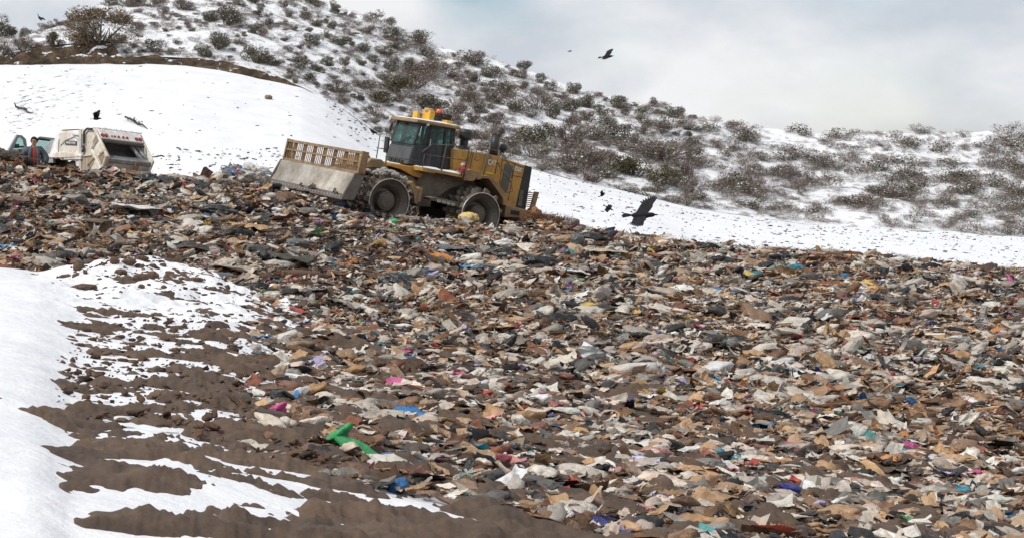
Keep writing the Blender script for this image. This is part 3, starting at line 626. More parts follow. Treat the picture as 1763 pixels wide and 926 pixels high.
cutting = ce.build('cutting_edge', STEELD, blade)
for k in range(26):
    y = 2.6 - k * .208; c = (e0 * .55 + e1 * .45) + nrm * .03; c[1] = y; MB().lathe(c, nrm, [(0, .035), (.02, .035), (.02, 0)], 6).build('bolt', RIM, cutting)
for (py_, z_, l_, a_) in ((.55, .10, .42, .5), (.72, .11, .36, .2), (-.2, .09, .2, -.4), (2.25, .12, .3, 1.0), (2.35, .10, .25, 2.2)):
    c = e1 + nrm * .09; c[1] = py_; MB().tube([c + [0, -l_ / 2 * math.cos(a_), -l_ * .1], c + [.03, l_ / 2 * math.cos(a_), l_ * .22 * math.sin(a_) + .05]], [.03, .045], 5).build('stuck_debris', MUD, blade)
# trash rack above the blade
rk0, rk1 = G.hit(618, 299.5, 1, 2.75), G.hit(626.5, 262.5, 1, 2.75); rk0[1] = rk1[1] = 0
up = rk1 - rk0; hgt = np.linalg.norm(up); up /= hgt; fw = np.array([up[2], 0, -up[0]])
def rk(y, h, d): return rk0 + up * h + fw * d + np.array([0, y, 0])
rack = MB()
for (h0, h1, d0, d1) in ((-.02, .07, -.06, .05), (hgt * .53 - .03, hgt * .53 + .03, -.03, .045), (hgt - .08, hgt + .01, -.07, .06)):
    rack.prism([rk(2.72, h0, d0), rk(2.72, h1, d0), rk(2.72, h1, d1), rk(2.72, h0, d1)], [rk(-2.72, h0, d0), rk(-2.72, h1, d0), rk(-2.72, h1, d1), rk(-2.72, h0, d1)])
rack = rack.build('trash_rack', RACK, cp)
for k in range(43):
    y = 2.62 - k * 5.26 / 42; m = MB(); w = .015
    m.prism([rk(y - w, .06, .0), rk(y + w, .06, .0), rk(y + w, .06, .02), rk(y - w, .06, .02)], [rk(y - w, hgt - .07, .0), rk(y + w, hgt - .07, .0), rk(y + w, hgt - .07, .02), rk(y - w, hgt - .07, .02)])
    m.build('rack_bar', RACK, rack)
for k in range(7):
    y = 2.28 - k * .76; m = MB(); w = .115
    m.prism([rk(y - w, .04, -.07), rk(y + w, .04, -.07), rk(y + w, .04, -.03), rk(y - w, .04, -.03)], [rk(y - w, hgt - .06, -.07), rk(y + w, hgt - .06, -.07), rk(y + w, hgt - .06, -.03), rk(y - w, hgt - .06, -.03)])
    m.build('rack_post', RACK, rack)
for y in (2.72, -2.80):
    m = MB(); m.prism([rk(y, -.05, -.20), rk(y, -.05, .07), rk(y, hgt + .03, .07), rk(y, hgt + .03, -.18)], [rk(y + .08, -.05, -.20), rk(y + .08, -.05, .07), rk(y + .08, hgt + .03, .07), rk(y + .08, hgt + .03, -.18)])
    m.build('rack_side_plate', RACK, rack)
MB().tube([rk(2.6, hgt - .08, -.15), rk(2.45, hgt - .1, -.42)], [.11, .03], 8).build('rack_hook', STEELD, rack)

# cab: corners of the outline on the near side; it stands on the front of the rear frame
yc = .82
def cs(px, py, y=yc): return G.hit(px, py, 1, y)
kF_t, kF_m, kF_b = cs(726,212), cs(713.5,249.5), cs(709,285.5)
kR_t, kR_m, kR_b = cs(783,222.5), cs(781,253), cs(776.5,293)
def yy(p, y): return np.array([p[0], y, p[2]])
cab = MB()
low = [kF_m, kF_b, kR_b, kR_m]
cab.prism([yy(p, yc) for p in low], [yy(p, -yc) for p in low])
cab = cab.build('cab', CABG, cp, bevel=.03)
# pillars
def pillar(a, b, w=.05, d=.05, y0=yc, nm='pillar'):
    m = MB(); a = np.array(a); b = np.array(b)
    m.prism([a + [-w, -d, 0], a + [w, -d, 0], a + [w, d, 0], a + [-w, d, 0]], [b + [-w, -d, 0], b + [w, -d, 0], b + [w, d, 0], b + [-w, d, 0]]); m.build(nm, BLK, cab, bevel=.015)
def lerp(a, b, t): return np.array(a) + (np.array(b) - np.array(a)) * t
for s in (1, -1):
    pillar(yy(kF_m, s * (yc - .05)), yy(kF_t, s * (yc - .05)), .045)
    pillar(yy(lerp(kF_m, kR_m, .27), s * (yc - .04)), yy(lerp(kF_t, kR_t, .27), s * (yc - .04)), .09, .04)
    pillar(yy(lerp(kF_m, kR_m, .76), s * (yc - .04)), yy(lerp(kF_t, kR_t, .76), s * (yc - .04)), .05, .04)
    pillar(yy(lerp(kF_m, kR_m, .97), s * (yc - .05)), yy(lerp(kF_t, kR_t, .97), s * (yc - .05)), .09, .05)
hd = MB(); tp = [lerp(kF_t, kF_m, .10), kF_t, kR_t, lerp(kR_t, kR_m, .12)]; hd.prism([yy(p, yc) for p in tp], [yy(p, -yc) for p in tp]); hd.build('roof_frame', BLK, cab)
def pane(a, b, c, d, nm='window'):
    n_ = np.cross(b - a, d - a); n_ /= np.linalg.norm(n_); MB().prism([a, b, c, d], [p + n_ * .012 for p in (a, b, c, d)]).build(nm, CGLASS, cab)
pane(yy(lerp(kF_m, kF_t, .0), yc - .1) + [.03, 0, 0], yy(kF_t, yc - .1) + [.03, 0, -.1], yy(kF_t, -yc + .1) + [.03, 0, -.1], yy(kF_m, -yc + .1) + [.03, 0, 0], 'windshield')
pane(yy(kR_m, yc - .1), yy(kR_t, yc - .1), yy(kR_t, -yc + .1), yy(kR_m, -yc + .1), 'rear_window')
for s in (1, -1):
    Y_ = s * (yc - .015)
    for t0, t1 in ((.06, .20), (.33, .71), (.81, .91)):
        pane(yy(lerp(kF_m, kR_m, t0), Y_), yy(lerp(kF_t, kR_t, t0), Y_), yy(lerp(kF_t, kR_t, t1), Y_), yy(lerp(kF_m, kR_m, t1), Y_), 'side_window')
# door frame, handle, lower nose, vents
dm = MB(); da, db_, dc, dd = [yy(p, yc + .012) for p in (lerp(kF_b, kR_b, .30), lerp(kF_t, kR_t, .30), lerp(kF_t, kR_t, .74), lerp(kF_b, kR_b, .74))]
for a, b in ((da, db_), (db_, dc), (dc, dd), (dd, da)): dm.tube([a, b], .028, 6)
door = dm.build('door', BLK, cab); MB().tube([lerp(da, dd, .12) + [0, .03, .75], lerp(da, dd, .12) + [0, .03, 1.0]], .02, 6).build('handle', RIM, door)
ns = MB(); na, nb = kF_m + [.05, 0, -.10], kF_b + [.16, 0, .02]
ns.prism([yy(na, yc - .02), yy(nb, yc - .02), yy(nb, -yc + .02), yy(na, -yc + .02)], [yy(na - [.3, 0, 0], yc - .02), yy(nb - [.3, 0, 0], yc - .02), yy(nb - [.3, 0, 0], -yc + .02), yy(na - [.3, 0, 0], -yc + .02)])
ns.build('nose_panel', pmat('nose_grey', (.085, .09, .095), .6, 0, (.045, .05, .055), 3, .6, .1, 20, streak=.3), cab, bevel=.03)
vt = MB()
for k in range(4):
    y = -.45 + k * .27; p0 = lerp(na, nb, .88); vt.box((p0[0] - .05, y - .1, p0[2] - .05), (p0[0] + .035, y + .1, p0[2] + .05))
vt.build('vent', BLKP, cab)
# roof with snow, boxes, beacon, cooler
rt = kF_t; rr_ = kR_t; d = rr_ - rt
ro = MB(); A1 = [yy(rt, yc + .12) + [.28, 0, -.02], yy(rt, yc + .12) + [.24, 0, .10], yy(rr_, yc + .12) + [-.15, 0, .12], yy(rr_, yc + .12) + [-.22, 0, .0]]
ro.prism(A1, [yy(p, -yc - .12) for p in A1]); roof = ro.build('cab_roof', YELD, cab, bevel=.04)
sn = MB(); sgx, sgy = 26, 16; V = []; 
for i_ in range(sgx):
    for j_ in range(sgy):
        u, v = i_ / (sgx - 1), j_ / (sgy - 1); p = lerp(A1[1], A1[2], .015 + .97 * u); e = min(u, 1 - u, v, 1 - v)
        V.append([p[0], (yc + .10) * (1 - 2 * v), p[2] + .004 + .055 * min(1, e * 12) * (0.65 + .5 * float(vnoise(np.array([u * 6, v * 4, 2.]), 5)))])
F = [(i_ * sgy + j_, i_ * sgy + j_ + 1, (i_ + 1) * sgy + j_ + 1, (i_ + 1) * sgy + j_) for i_ in range(sgx - 1) for j_ in range(sgy - 1)]
sn.add(V, F); sn.build('roof_snow', SNOWT, roof, smooth=True)
def roofz(px_, y): p = G.hit(px_, 214, 1, y); return p[0]
def rbox(px0, px1, py0, py1, y, dy, m, nm, par, bev=.02):
    a = G.hit(px0, py1, 1, y); b = G.hit(px1, py0, 1, y); o = MB(); o.box((a[0], y - dy, a[2]), (b[0], y + dy, b[2])); return o.build(nm, m, par, bevel=bev)
rbox(713, 720, 193, 205, -.35, .16, AMBER, 'work_light', roof)
tb = rbox(732, 743.5, 191.5, 207, .05, .26, AMBER, 'antenna_box', roof)
c = G.hit(738, 191.5, 1, .05); MB().lathe(c, (0, 0, 1), [(0, .17), (.07, .17), (.10, .12), (.10, 0)], 20).build('dome', pmat('tan_dome', (.5, .36, .2), .5), tb)
c = G.hit(756, 196.5, 1, -.1); MB().lathe(c, (0, 0, 1), [(-.12, .10), (0, .10)], 16).build('beacon_base', BLK, roof)
MB().lathe(c, (0, 0, 1), [(0, .105), (.02, .12), (.14, .115), (.17, .08), (.17, 0)], 20).build('beacon', ORANGE, roof, smooth=True)
ac = MB()
for k in range(16):
    c = G.hit(747 + random.uniform(0, 19), 202.5 + random.uniform(-2.5, 3), 1, random.uniform(-.5, .3)); s_ = random.uniform(.05, .12); V, F = crumple(1, 500 + k, .3, (1, .8, .7)); ac.add(V * s_ + c, [tuple(f) for f in F])
a = G.hit(746, 209, 1, -.1); b = G.hit(768, 200, 1, -.1); ac.box((a[0], -.5, a[2] + .1), (b[0], .28, b[2] + .05)); ac.build('cooler_unit', BLK, roof)
rbox(762, 773, 208.5, 213, .35, .25, AMBER, 'rear_light_bar', roof)
# seat and wheel inside
st = MB(); sx = (kF_m[0] * .42 + kR_m[0] * .58); sz = kF_m[2]
st.box((sx - .28, -.26, sz - .15), (sx + .26, .26, sz + .05)); st.prism([(sx - .32, -.25, sz), (sx - .18, -.25, sz), (sx - .30, -.25, sz + .72), (sx - .42, -.25, sz + .72)], [(sx - .32, .25, sz), (sx - .18, .25, sz), (sx - .30, .25, sz + .72), (sx - .42, .25, sz + .72)])
st.box((sx - .44, -.15, sz + .76), (sx - .33, .15, sz + .98)); st.build('seat', BLK, cab, bevel=.04)
swl = MB(); cx_ = sx + .62; ring = [(cx_ + .09 * math.cos(a), .2 * math.sin(a), sz + .33 + .16 * math.cos(a)) for a in np.linspace(0, 2 * math.pi, 22)]; swl.tube(ring, .016, 6, False); swl.tube([(cx_, 0, sz + .33), (cx_ + .2, 0, sz - .1)], .03, 8); swl.build('steering_wheel', BLK, cab)
# platform
pf = G.slab([(727.6,289),(727.2,295.5),(749,299.5),(749.5,297.5),(796,306.5),(797,301.5)], 1.62, .84); plat = pf.build('walkway', YEL, cp, bevel=.01)
V = []; 
for i_ in range(30):
    for j_ in range(6):
        u, v = i_ / 29, j_ / 5; p = lerp(G.hit(728, 288.9, 1, 1.62), G.hit(796.5, 301.3, 1, 1.62), u); e = min(u * 3, (1 - u) * 3, v, 1 - v); nz = float(vnoise(np.array([u * 7, v * 2, 7.]), 6)); V.append([p[0], 1.61 - .74 * v, p[2] + .006 + .07 * min(1, e * 5) * max(0, .55 + .6 * nz)])
sn = MB(); sn.add(V, [(i_ * 6 + j_, i_ * 6 + j_ + 1, (i_ + 1) * 6 + j_ + 1, (i_ + 1) * 6 + j_) for i_ in range(29) for j_ in range(5)]); sn.build('walkway_snow', SNOWT, plat, smooth=True)
# steps below
sp = G.slab([(740,341),(752,340.5),(789,348.5),(788.5,356),(775,353),(741,345)], 1.9, 1.45); steps = sp.build('step', MUD, cp, bevel=.01)
lg = MB()
for k in range(4):
    c = G.hit(756 + k * 8, 346.5 + k * 1.9, 1, 1.91); lg.box((c[0] - .07, 1.88, c[2] - .05), (c[0] + .07, 1.93, c[2] + .045))
lg.build('step_opening', pmat('dusty_tan', (.42, .36, .27), .8), steps)
# engine enclosure
yh = 1.0
hood = G.slab([(781,257),(840,265.5),(864,271.5),(904.5,285.5),(887,363),(868,360),(850,318),(812,306),(779,300)], yh, -yh).build('engine_hood', YEL, cp, bevel=.02)
G.slab([(904.5,284.5),(916.5,288.5),(905,364),(887,362)], yh + .02, -yh - .02).build('radiator_guard', BLK, hood, bevel=.02)
G.slab([(896,328),(902,329),(898,355),(891.5,354)], yh + .045, yh + .021).build('side_grille', GREYM, hood)
G.slab([(870.5,282.5),(884,285.8),(873,333),(862.5,321)], yh + .03, yh + .002).build('mesh_panel', GREYM, hood)
for pts in ([(865,272),(860.5,317)], [(887,281),(875,346)], [(845,269.5),(843.5,276)], [(815,263),(807,300)], [(864,275),(903,289)], [(884,303),(900,306)]):
    a, b = G.side(pts, yh + .006); a = yy(a, yh + .004); b = yy(b, yh + .004); MB().tube([a, b], .012, 4).build('panel_seam', BLK, hood)
G.slab([(799,296),(798.5,311),(814,313),(824,305.5),(829.5,303.5),(829,297),(812,292)], 1.60, .98).build('fender_step', YELD, cp, bevel=.02)
# fender arch over the rear wheel: bent band with real width
fo = [(822,305),(829.5,303),(843,303),(849,309),(873.8,339),(874,352)]; fi = [(822,310),(830,307.5),(841,307.5),(845,312),(866,341.5),(866.5,352)]
qo = G.side(fo, 1.62); qi = G.side(fi, 1.62); m = MB()
for k in range(5):
    a, b, c, d_ = qo[k], qo[k + 1], qi[k + 1], qi[k]; m.prism([yy(p, 1.62) for p in (a, b, c, d_)], [yy(p, .95) for p in (a, b, c, d_)])
m.build('fender', YELD, cp)
G.slab([(829,308),(841,308),(866,342),(866,352),(858,352),(835,326),(822,316)], .96, .90).build('wheel_well', BLK, cp)
# lettering
ux = np.array([-1., 0, 0]); tl = G.hit(840, 277, 1, yh + .02); tr = G.hit(856, 281, 1, yh + .02); ux = (tr - tl) / np.linalg.norm(tr - tl); uyv = np.cross([0, 1, 0], ux) * -1; uyv = uyv * np.sign(uyv[2])
c = G.hit(847.2, 281.1, 1, yh + .012)
text_part('maker_lettering', 'CAT', c + [0, .004, 0], ux, uyv, .36, WHITEP, hood, .006, .19)
a_ = G.hit(848.8, 285.2, 1, yh + .02)
tri = MB(); tri.prism([a_ - ux * .07 + uyv * 0, a_ + ux * .07, a_ + uyv * .08], [p + np.array([0, .012, 0]) for p in (a_ - ux * .07, a_ + ux * .07, a_ + uyv * .08)]); tri.build('logo_triangle', AMBER, hood)
tl2 = G.hit(886, 291, 1, yh + .02); tr2 = G.hit(898, 294, 1, yh + .02); c = (tl2 + tr2) / 2; text_part('number_lettering', '826K', c, ux, uyv, .34, WHITEP, hood, .006, .16)
G.slab([(836.7,296.2),(850,298.6),(850,301.6),(836.7,299.4)], yh + .035, yh + .002).build('warning_label', pmat('label_yellow', (.85, .62, .02), .4), hood)
# stacks
c = G.hit(797, 257, 1, -.15); pc = MB(); pc.lathe(c, (0, 0, 1), [(0, .20), (.10, .20), (.10, .155), (.33, .15), (.34, .18), (.37, .25), (.44, .27), (.62, .265), (.70, .22), (.73, .12), (.73, 0)], 28); pc.build('air_intake', BLK, cp, smooth=False)
b0 = G.hit(849, 268, 1, -.1); b1 = G.hit(854, 233, 1, -.1); b2 = G.hit(857.5, 229, 1, -.1); b3 = G.hit(865.5, 224, 1, -.1)
ex = MB().tube([b0, lerp(b0, b1, .5), b1], [.17, .165, .16], 18).build('exhaust_stack', BLK, cp, smooth=True)
MB().tube([b1 - (b1 - b0) * .03, b2, b3], [.165, .16, .12], 14).build('exhaust_outlet', pmat('sooty_tan', (.035, .032, .03), .7, 0, (.30, .24, .16), 5, .35), ex, smooth=True)
c = G.hit(864.5, 264, 1, -.3); MB().lathe(c, (0, 0, 1), [(0, .09), (.06, .09), (.07, .15), (.16, .19), (.26, .18), (.33, .10), (.34, 0)], 22).build('second_air_intake', BLK, cp, smooth=True)
# rear bumper and grille
bp_ = G.slab([(870.6,353.5),(926,366),(921,377),(868.5,374.5)], 1.25, -1.25).build('rear_bumper', YELD, cp, bevel=.02)
G.slab([(880,361.5),(895,364.5),(894,371.5),(879,369)], 1.262, 1.2).build('bumper_pocket', BLKP, bp_)
rg_ = G.slab([(922,330.5),(928.5,331.5),(920.5,360),(914,359)], 1.1, 1.0).build('rear_rack', RACK, cp)
G.slab([(922,330.5),(928.5,331.5),(920.5,360),(914,359)], -1.0, -1.1)
for k in range(8):
    t = k / 7; a = lerp(G.hit(908.5, 331.5, 1, 1.05), G.hit(903.5, 355, 1, 1.05), t); b = lerp(G.hit(924, 333.5, 1, 1.05), G.hit(917.5, 357.5, 1, 1.05), t); MB().tube([a, b], .022, 6).build('rear_rack_bar', YELD, rg_)
# handrails
def rail(pts, y, r=.02, nm='handrail', y2=None):
    q = [G.hit(a, b, 1, y if y2 is None else y + (y2 - y) * k / max(1, len(pts) - 1)) for k, (a, b) in enumerate(pts)]; MB().tube(q, r, 7).build(nm, RAIL, cp, smooth=True)
rail([(648,273),(654,235),(668,237.5),(664.5,282)], -.9); rail([(648.5,255),(666,258)], -.9, .015)
rail([(664,283),(664,270),(721.5,277.5)], .9, .017); rail([(727,292),(731,266),(806,277.5),(797,305)], 1.58, .018)
rail([(727,262),(744,249),(783,251),(807.5,259),(797,305)], 1.58, .018); rail([(768.5,250.5),(759.3,297.5)], 1.58, .025, 'rail_post')
rail([(741,266),(740,283)], 1.58, .014, 'rail_post')
rail([(844,249),(840,272),(831.6,303)], 1.5); rail([(821,254.7),(819,270),(817,275),(822,277)], 1.3); rail([(821,254.7),(846,258),(860,261)], 1.3, .017)
rail([(860,259),(852,300)], 1.5); rail([(863.4,265),(883,294),(881,308.5)], 1.3, .024); rail([(857,281),(880,315),(882,330),(872.6,331)], 1.5, .024)
rail([(807,258.5),(805,276),(810,272),(813,257)], 1.1, .016, 'grab_handle'); rail([(803,278),(808,276),(804.5,297)], 1.2, .016, 'grab_handle'); rail([(778,251),(780,247),(786,252),(785,255)], .9, .02, 'grab_handle')
rail([(790,256),(791,252),(797,253),(797,258)], .9, .02, 'grab_handle'); rail([(802,258),(803,254.5),(808,255.5),(808,260)], .9, .02, 'grab_handle')
# mirrors
a = G.hit(683, 207, 1, -.9); b = G.hit(676, 211, 1, -1.2); c_ = G.hit(671, 224, 1, -1.3)
MB().tube([a, b, c_], [.02, .05, .06], 8).build('mirror_arm', RAIL, cab)
G.slab([(667,236),(672,237.5),(669,265),(664,263)], -1.05, -1.25).build('mirror', BLK, cab, bevel=.02)
lt = G.hit(737, 215, 1, yc + .1); MB().lathe(lt, (1, .5, 0), [(-.05, .05), (.03, .06), (.03, 0)], 12).build('side_light', RIM, cab)
wp = MB(); p0 = lerp(kF_m, kF_t, .12); p0 = yy(p0, .15) + [.09, 0, 0]; wp.tube([yy(kF_m, -.35) + [.12, 0, -.05], p0, yy(lerp(kF_m, kF_t, .35), .55) + [.09, 0, 0]], .015, 5); wp.build('wiper', BLKP, cab)

# small doll tied to the handrail
dl = empty('toy_doll', Matrix.Translation(Vector((G.matrix() @ Vector(G.hit(797, 297, 1, 1.68))))))
tag(dl, 'small red and pink toy doll tied to the compactor handrail post above the walkway', 'doll')
m = MB(); m.lathe((0, 0, 0), (0, 0, 1), [(0, .03), (.02, .10), (.12, .11), (.18, .07), (.19, 0)], 14)
for s in (1, -1): m.tube([(s * .05, -.01, .14), (s * .13, -.03, .10), (s * .15, -.05, .04)], [.035, .03, .022], 7)
m.build('body', pmat('doll_red', (.36, .035, .05), .9, 0, (.2, .03, .04), 12, .4), dl)
m = MB(); m.lathe((0, -.01, .185), (0, 0, 1), [(0, .03), (.03, .07), (.08, .085), (.13, .06), (.15, 0)], 14); m.build('head', pmat('doll_pink', (.60, .40, .32), .8, 0, (.4, .25, .2), 12, .4), dl)
m = MB()
for s in (1, -1): m.tube([(s * .04, 0, .03), (s * .05, -.02, -.06), (s * .05, -.03, -.14)], [.035, .035, .02], 7)
m.build('legs', BLK, dl)
# ------------------------------------------------------------------ rear-loading refuse truck
TK = Frame(0, 7.5, (166, 222), 59.2, (0, 0, 0))
_a = R(47); _t = R(7.5)
_R = np.array([[math.cos(_t), 0, math.sin(_t)], [0, 1, 0], [-math.sin(_t), 0, math.cos(_t)]])
TK.A = [_R @ np.array([-math.cos(_a), math.sin(_a), 0]), _R @ np.array([-math.sin(_a), -math.cos(_a), 0]), _R @ np.array([0, 0, 1.])]
HW = 0.92
TK.O = P(166, 223, 59.2) - TK.A[1] * HW                      # upper rear edge of the left side
g0 = TK.hit(178, 330, 1, HW)[2]
gz = (-1.75 - TK.O[2])
tk = empty('refuse_truck', TK.matrix() @ Matrix.Translation((1.2, 0, gz)))
MI = Matrix.Translation((-1.2, 0, -gz))
tag(tk, 'small dirty white rear loading refuse truck with open hopper and cab door', 'truck')
TW = pmat('truck_white', (.82, .81, .78), .45, 0, (.52, .43, .33), 1.3, .45, .1, 20, streak=.6)
TD = pmat('truck_dusty', (.74, .70, .62), .6, 0, (.44, .34, .24), 1.3, .6, .2, 20)
TG = pmat('truck_grey', (.27, .28, .29), .5, .1, (.15, .14, .13), 2, .6)
TS = pmat('truck_metal', (.40, .41, .43), .35, .6, (.18, .16, .14), 1.5, .6)
TB = pmat('truck_dark', (.03, .028, .027), .8, 0, (.07, .055, .04), 3, .6)
DG = pmat('door_grey', (.36, .38, .41), .4, .1, (.28, .27, .26), 2, .4)
REDL = pmat('red_lens', (.30, .02, .025), .4, 0, (.16, .04, .03), 8, .5)
def tput(mb, name, m, parent=None, bevel=0, smooth=False):
    for i_, v in enumerate(mb.V): mb.V[i_] = v + np.array([-1.2, 0, -gz])
    return mb.build(name, m, parent or tk, bevel=bevel, smooth=smooth)
# packer body
body = tput(TK.slab([(103,224),(139,222),(146,222),(146,280),(139,270),(106,273),(84,272),(84,264),(90,243),(96,228)], HW, -HW), 'body', TW, bevel=.12)
tput(TK.slab([(81,273),(82,266),(88,263),(112,261),(139,266),(139,271),(104,273.5)], HW + .14, HW - .1), 'side_box', TW, body, bevel=.04)
tput(TK.slab([(104,272.5),(139,270.5),(139,275),(104,276)], HW + .12, HW - .1), 'wheel_arch', TW, body, bevel=.02)
for k in range(4):
    tput(TK.slab([(83 + k * 7, 271.2), (87 + k * 7, 271.2), (87 + k * 7, 273), (83 + k * 7, 273)], HW + .16, HW + .13), 'reflector', REDL, body)
tput(TK.slab([(101,240),(101.6,240),(100.4,262),(99.6,262)], HW + .02, HW - .02), 'seam', TG, body)
tput(TK.slab([(124,232),(136,233),(134,235.5),(127,234)], HW + .02, HW - .02), 'recess', TG, body)
sg = tput(TK.slab([(112,242),(131.5,243.5),(131.5,250.5),(111.7,249.5)], HW + .03, HW - .01), 'sign_plate', pmat('sign_dark', (.09, .09, .09), .6), body)
a, b = TK.hit(112, 246, 1, HW + .04), TK.hit(131.5, 247, 1, HW + .04); ux = (b - a) / np.linalg.norm(b - a); uy_ = np.cross(ux, [0, 1, 0]); uy_ = uy_ * np.sign(uy_[2])
off = np.array([-1.2, 0, -gz])
text_part('sign_lettering', 'WESTERN', (a + b) / 2 + off, ux, uy_, np.linalg.norm(b - a) * .80, WHITEP, sg, .006, .065)
ml = MB(); pk = TK.side([(104,251),(113,242),(118,240),(123,238),(128,235.5),(132,239),(137,243)], HW + .02); ml.tube([yy(p, HW + .02) for p in pk], .011, 5); tput(ml, 'mountain_outline', TG, body)
sn = MB(); q = TK.side([(103,224),(146,222)], HW); sn.prism([yy(q[0], HW) + [0, 0, .0], yy(q[1], HW), yy(q[1], HW - .1) + [0, 0, .05], yy(q[0], HW - .1) + [0, 0, .05]], [yy(q[0], -HW), yy(q[1], -HW), yy(q[1], -HW + .1) + [0, 0, .05], yy(q[0], -HW + .1) + [0, 0, .05]]); tput(sn, 'roof_snow', SNOWT, body)
# tailgate hopper: side walls with ribs
wall = [(139,222),(166,223),(172,237),(188,270.5),(178,296),(172,304),(139,302)]
for y0, y1 in ((HW + .03, HW - .05), (-HW + .05, -HW - .03)):
    q = TK.side(wall, HW); m = MB().prism([yy(p, y0) for p in q], [yy(p, y1) for p in q]); w_ = tput(m, 'hopper_side', TD, bevel=.02)
    if y0 > 0:
        def rib(pts, r=.05, nm='rib', mt=TD): tput(MB().tube([yy(p, HW + .05) for p in TK.side(pts, HW)], r, 4), nm, mt, w_)
        rib([(166,224),(187,270),(178,294)], .05); rib([(140,224),(140,300)], .055, mt=TW); rib([(160,258),(171,236)], .05); rib([(160,258),(176,292)], .05)
        rib([(147,270),(160,268)], .04); rib([(153,286),(165,272)], .04); rib([(172,270),(180,262)], .04); rib([(147,274),(147,298)], .035); rib([(152,274),(152,298)], .035)
        for pts in ([(142,272),(160,269),(163,280),(153,298),(143,298)], [(174,262),(181,268),(176,284),(171,272)], [(161,244),(168,232),(171,244),(164,252)]):
            q2 = TK.side(pts, HW); tput(MB().prism([yy(p, HW + .045) for p in q2], [yy(p, HW + .02) for p in q2]), 'ribbed_panel', pmat('rust_tan', (.40, .31, .22), .8, 0, (.25, .18, .12), 2, .6), w_)
        rib([(145,232),(145.5,256)], .07, 'hydraulic_cylinder', TS); rib([(145.5,256),(145.5,266)], .04, 'ram', RIM)
        tput(MB().tube([yy(p, HW + .10) for p in TK.side([(149,248),(149,228),(154,222.5),(163,223)], HW)], .035, 7), 'hose', BLK, w_, smooth=True)
        tput(MB().tube([yy(p, HW + .10) for p in TK.side([(146,262),(148,258),(147,252)], HW)], .04, 6), 'hose', BLK, w_)
# hopper interior seen from behind: header with lamps, blade, rams, sill
pR = TK.hit(166, 223, 1, HW); pM = TK.hit(172, 237, 1, HW); pB = TK.hit(188, 270.5, 1, HW); pS = TK.hit(178, 296, 1, HW)
def across(prof, y0=HW - .05, y1=-HW + .05): return MB().prism([yy(np.array([a_, 0, b_]), y0) for a_, b_ in prof], [yy(np.array([a_, 0, b_]), y1) for a_, b_ in prof])
hdr = tput(across([(pR[0] + .5, pR[2] + .03), (pR[0] - .02, pR[2] + .02), (pM[0] - .04, pM[2] - .02), (pM[0] + .10, pM[2] - .10), (pR[0] + .5, pM[2] - .05)]), 'header', TW, bevel=.03)
snw = MB(); 
for k in range(9):
    y = HW - .15 - k * .22; V, F = ICO[2]; snw.add(V * np.array([.16, .15, .05]) * random.uniform(.7, 1.2) + np.array([pR[0] + .22, y, pR[2] + .05]), [tuple(f) for f in F])
tput(snw, 'header_snow', SNOWT, hdr, smooth=True)
hn = np.array([pR[0] - pM[0], 0, pR[2] - pM[2]]); hn /= np.linalg.norm(hn); on = np.array([-hn[2], 0, hn[0]]); on = on if on[0] < 0 else -on
for fr, r_ in ((.045, .072), (.13, .072), (.26, .03), (.33, .04), (.42, .045), (.53, .05), (.62, .05), (.845, .072), (.935, .072)):
    p = lerp(pM, pR, .25); p = np.array([p[0], HW - .05 - fr * (2 * HW - .1), p[2]]) + on * .0
    l = MB().lathe(p, on, [(-.02, r_), (.045, r_), (.05, r_ * .8), (.05, 0)], 16); lm = tput(l, 'tail_light', REDL, hdr)
tput(across([(pB[0] + .95, pM[2]), (pB[0] + 1.0, pS[2]), (pB[0] + 1.05, pS[2]), (pB[0] + 1.0, pM[2])]), 'hopper_back', TB)
tput(across([(pB[0] + .95, pM[2] - .38), (pB[0] + .75, pM[2] - .55), (pB[0] + .78, pM[2] - .60), (pB[0] + .98, pM[2] - .42)]), 'packer_blade', TB, bevel=.02)
tput(across([(pB[0] + .08, pB[2] - .04), (pB[0] + .42, pB[2] + .06), (pB[0] + .40, pB[2] - .10), (pB[0] + .10, pB[2] - .20)]), 'sill', TS, bevel=.03)
tput(across([(pB[0] + .12, pB[2] - .2), (pB[0] + .36, pB[2] - .15), (pS[0] + .30, pS[2]), (pS[0] + .1, pS[2])]), 'hopper_apron', TD)
for y in (-.55, -.78): tput(MB().tube([(pB[0] + .75, y + .12, pM[2] - .18), (pB[0] + .30, y - .12, pM[2] - .62)], .075, 10), 'hopper_ram', TS, smooth=True)
tput(MB().tube([(pB[0] + .5, .8, pM[2] - .12), (pB[0] + .5, -.8, pM[2] - .14)], .04, 8), 'cross_shaft', TB)
lv = MB(); lv.tube([(pB[0] + .05, -.20, pB[2] - .32), (pB[0] + .03, -.20, pB[2] - .12), (pB[0] + .02, -.30, pB[2] - .10), (pB[0] + .02, -.30, pB[2] - .40)], .03, 6); tput(lv, 'latch', pmat('rust', (.30, .17, .08), .8), bevel=0)
bm = MB(); bm.box((pB[0] + .03, -.82, pB[2] - .42), (pB[0] + .12, .6, pB[2] - .36)); bm.box((pB[0] + .03, -.86, pB[2] - .42), (pB[0] + .12, -.80, pB[2] - .20)); tput(bm, 'rear_bar', TD)
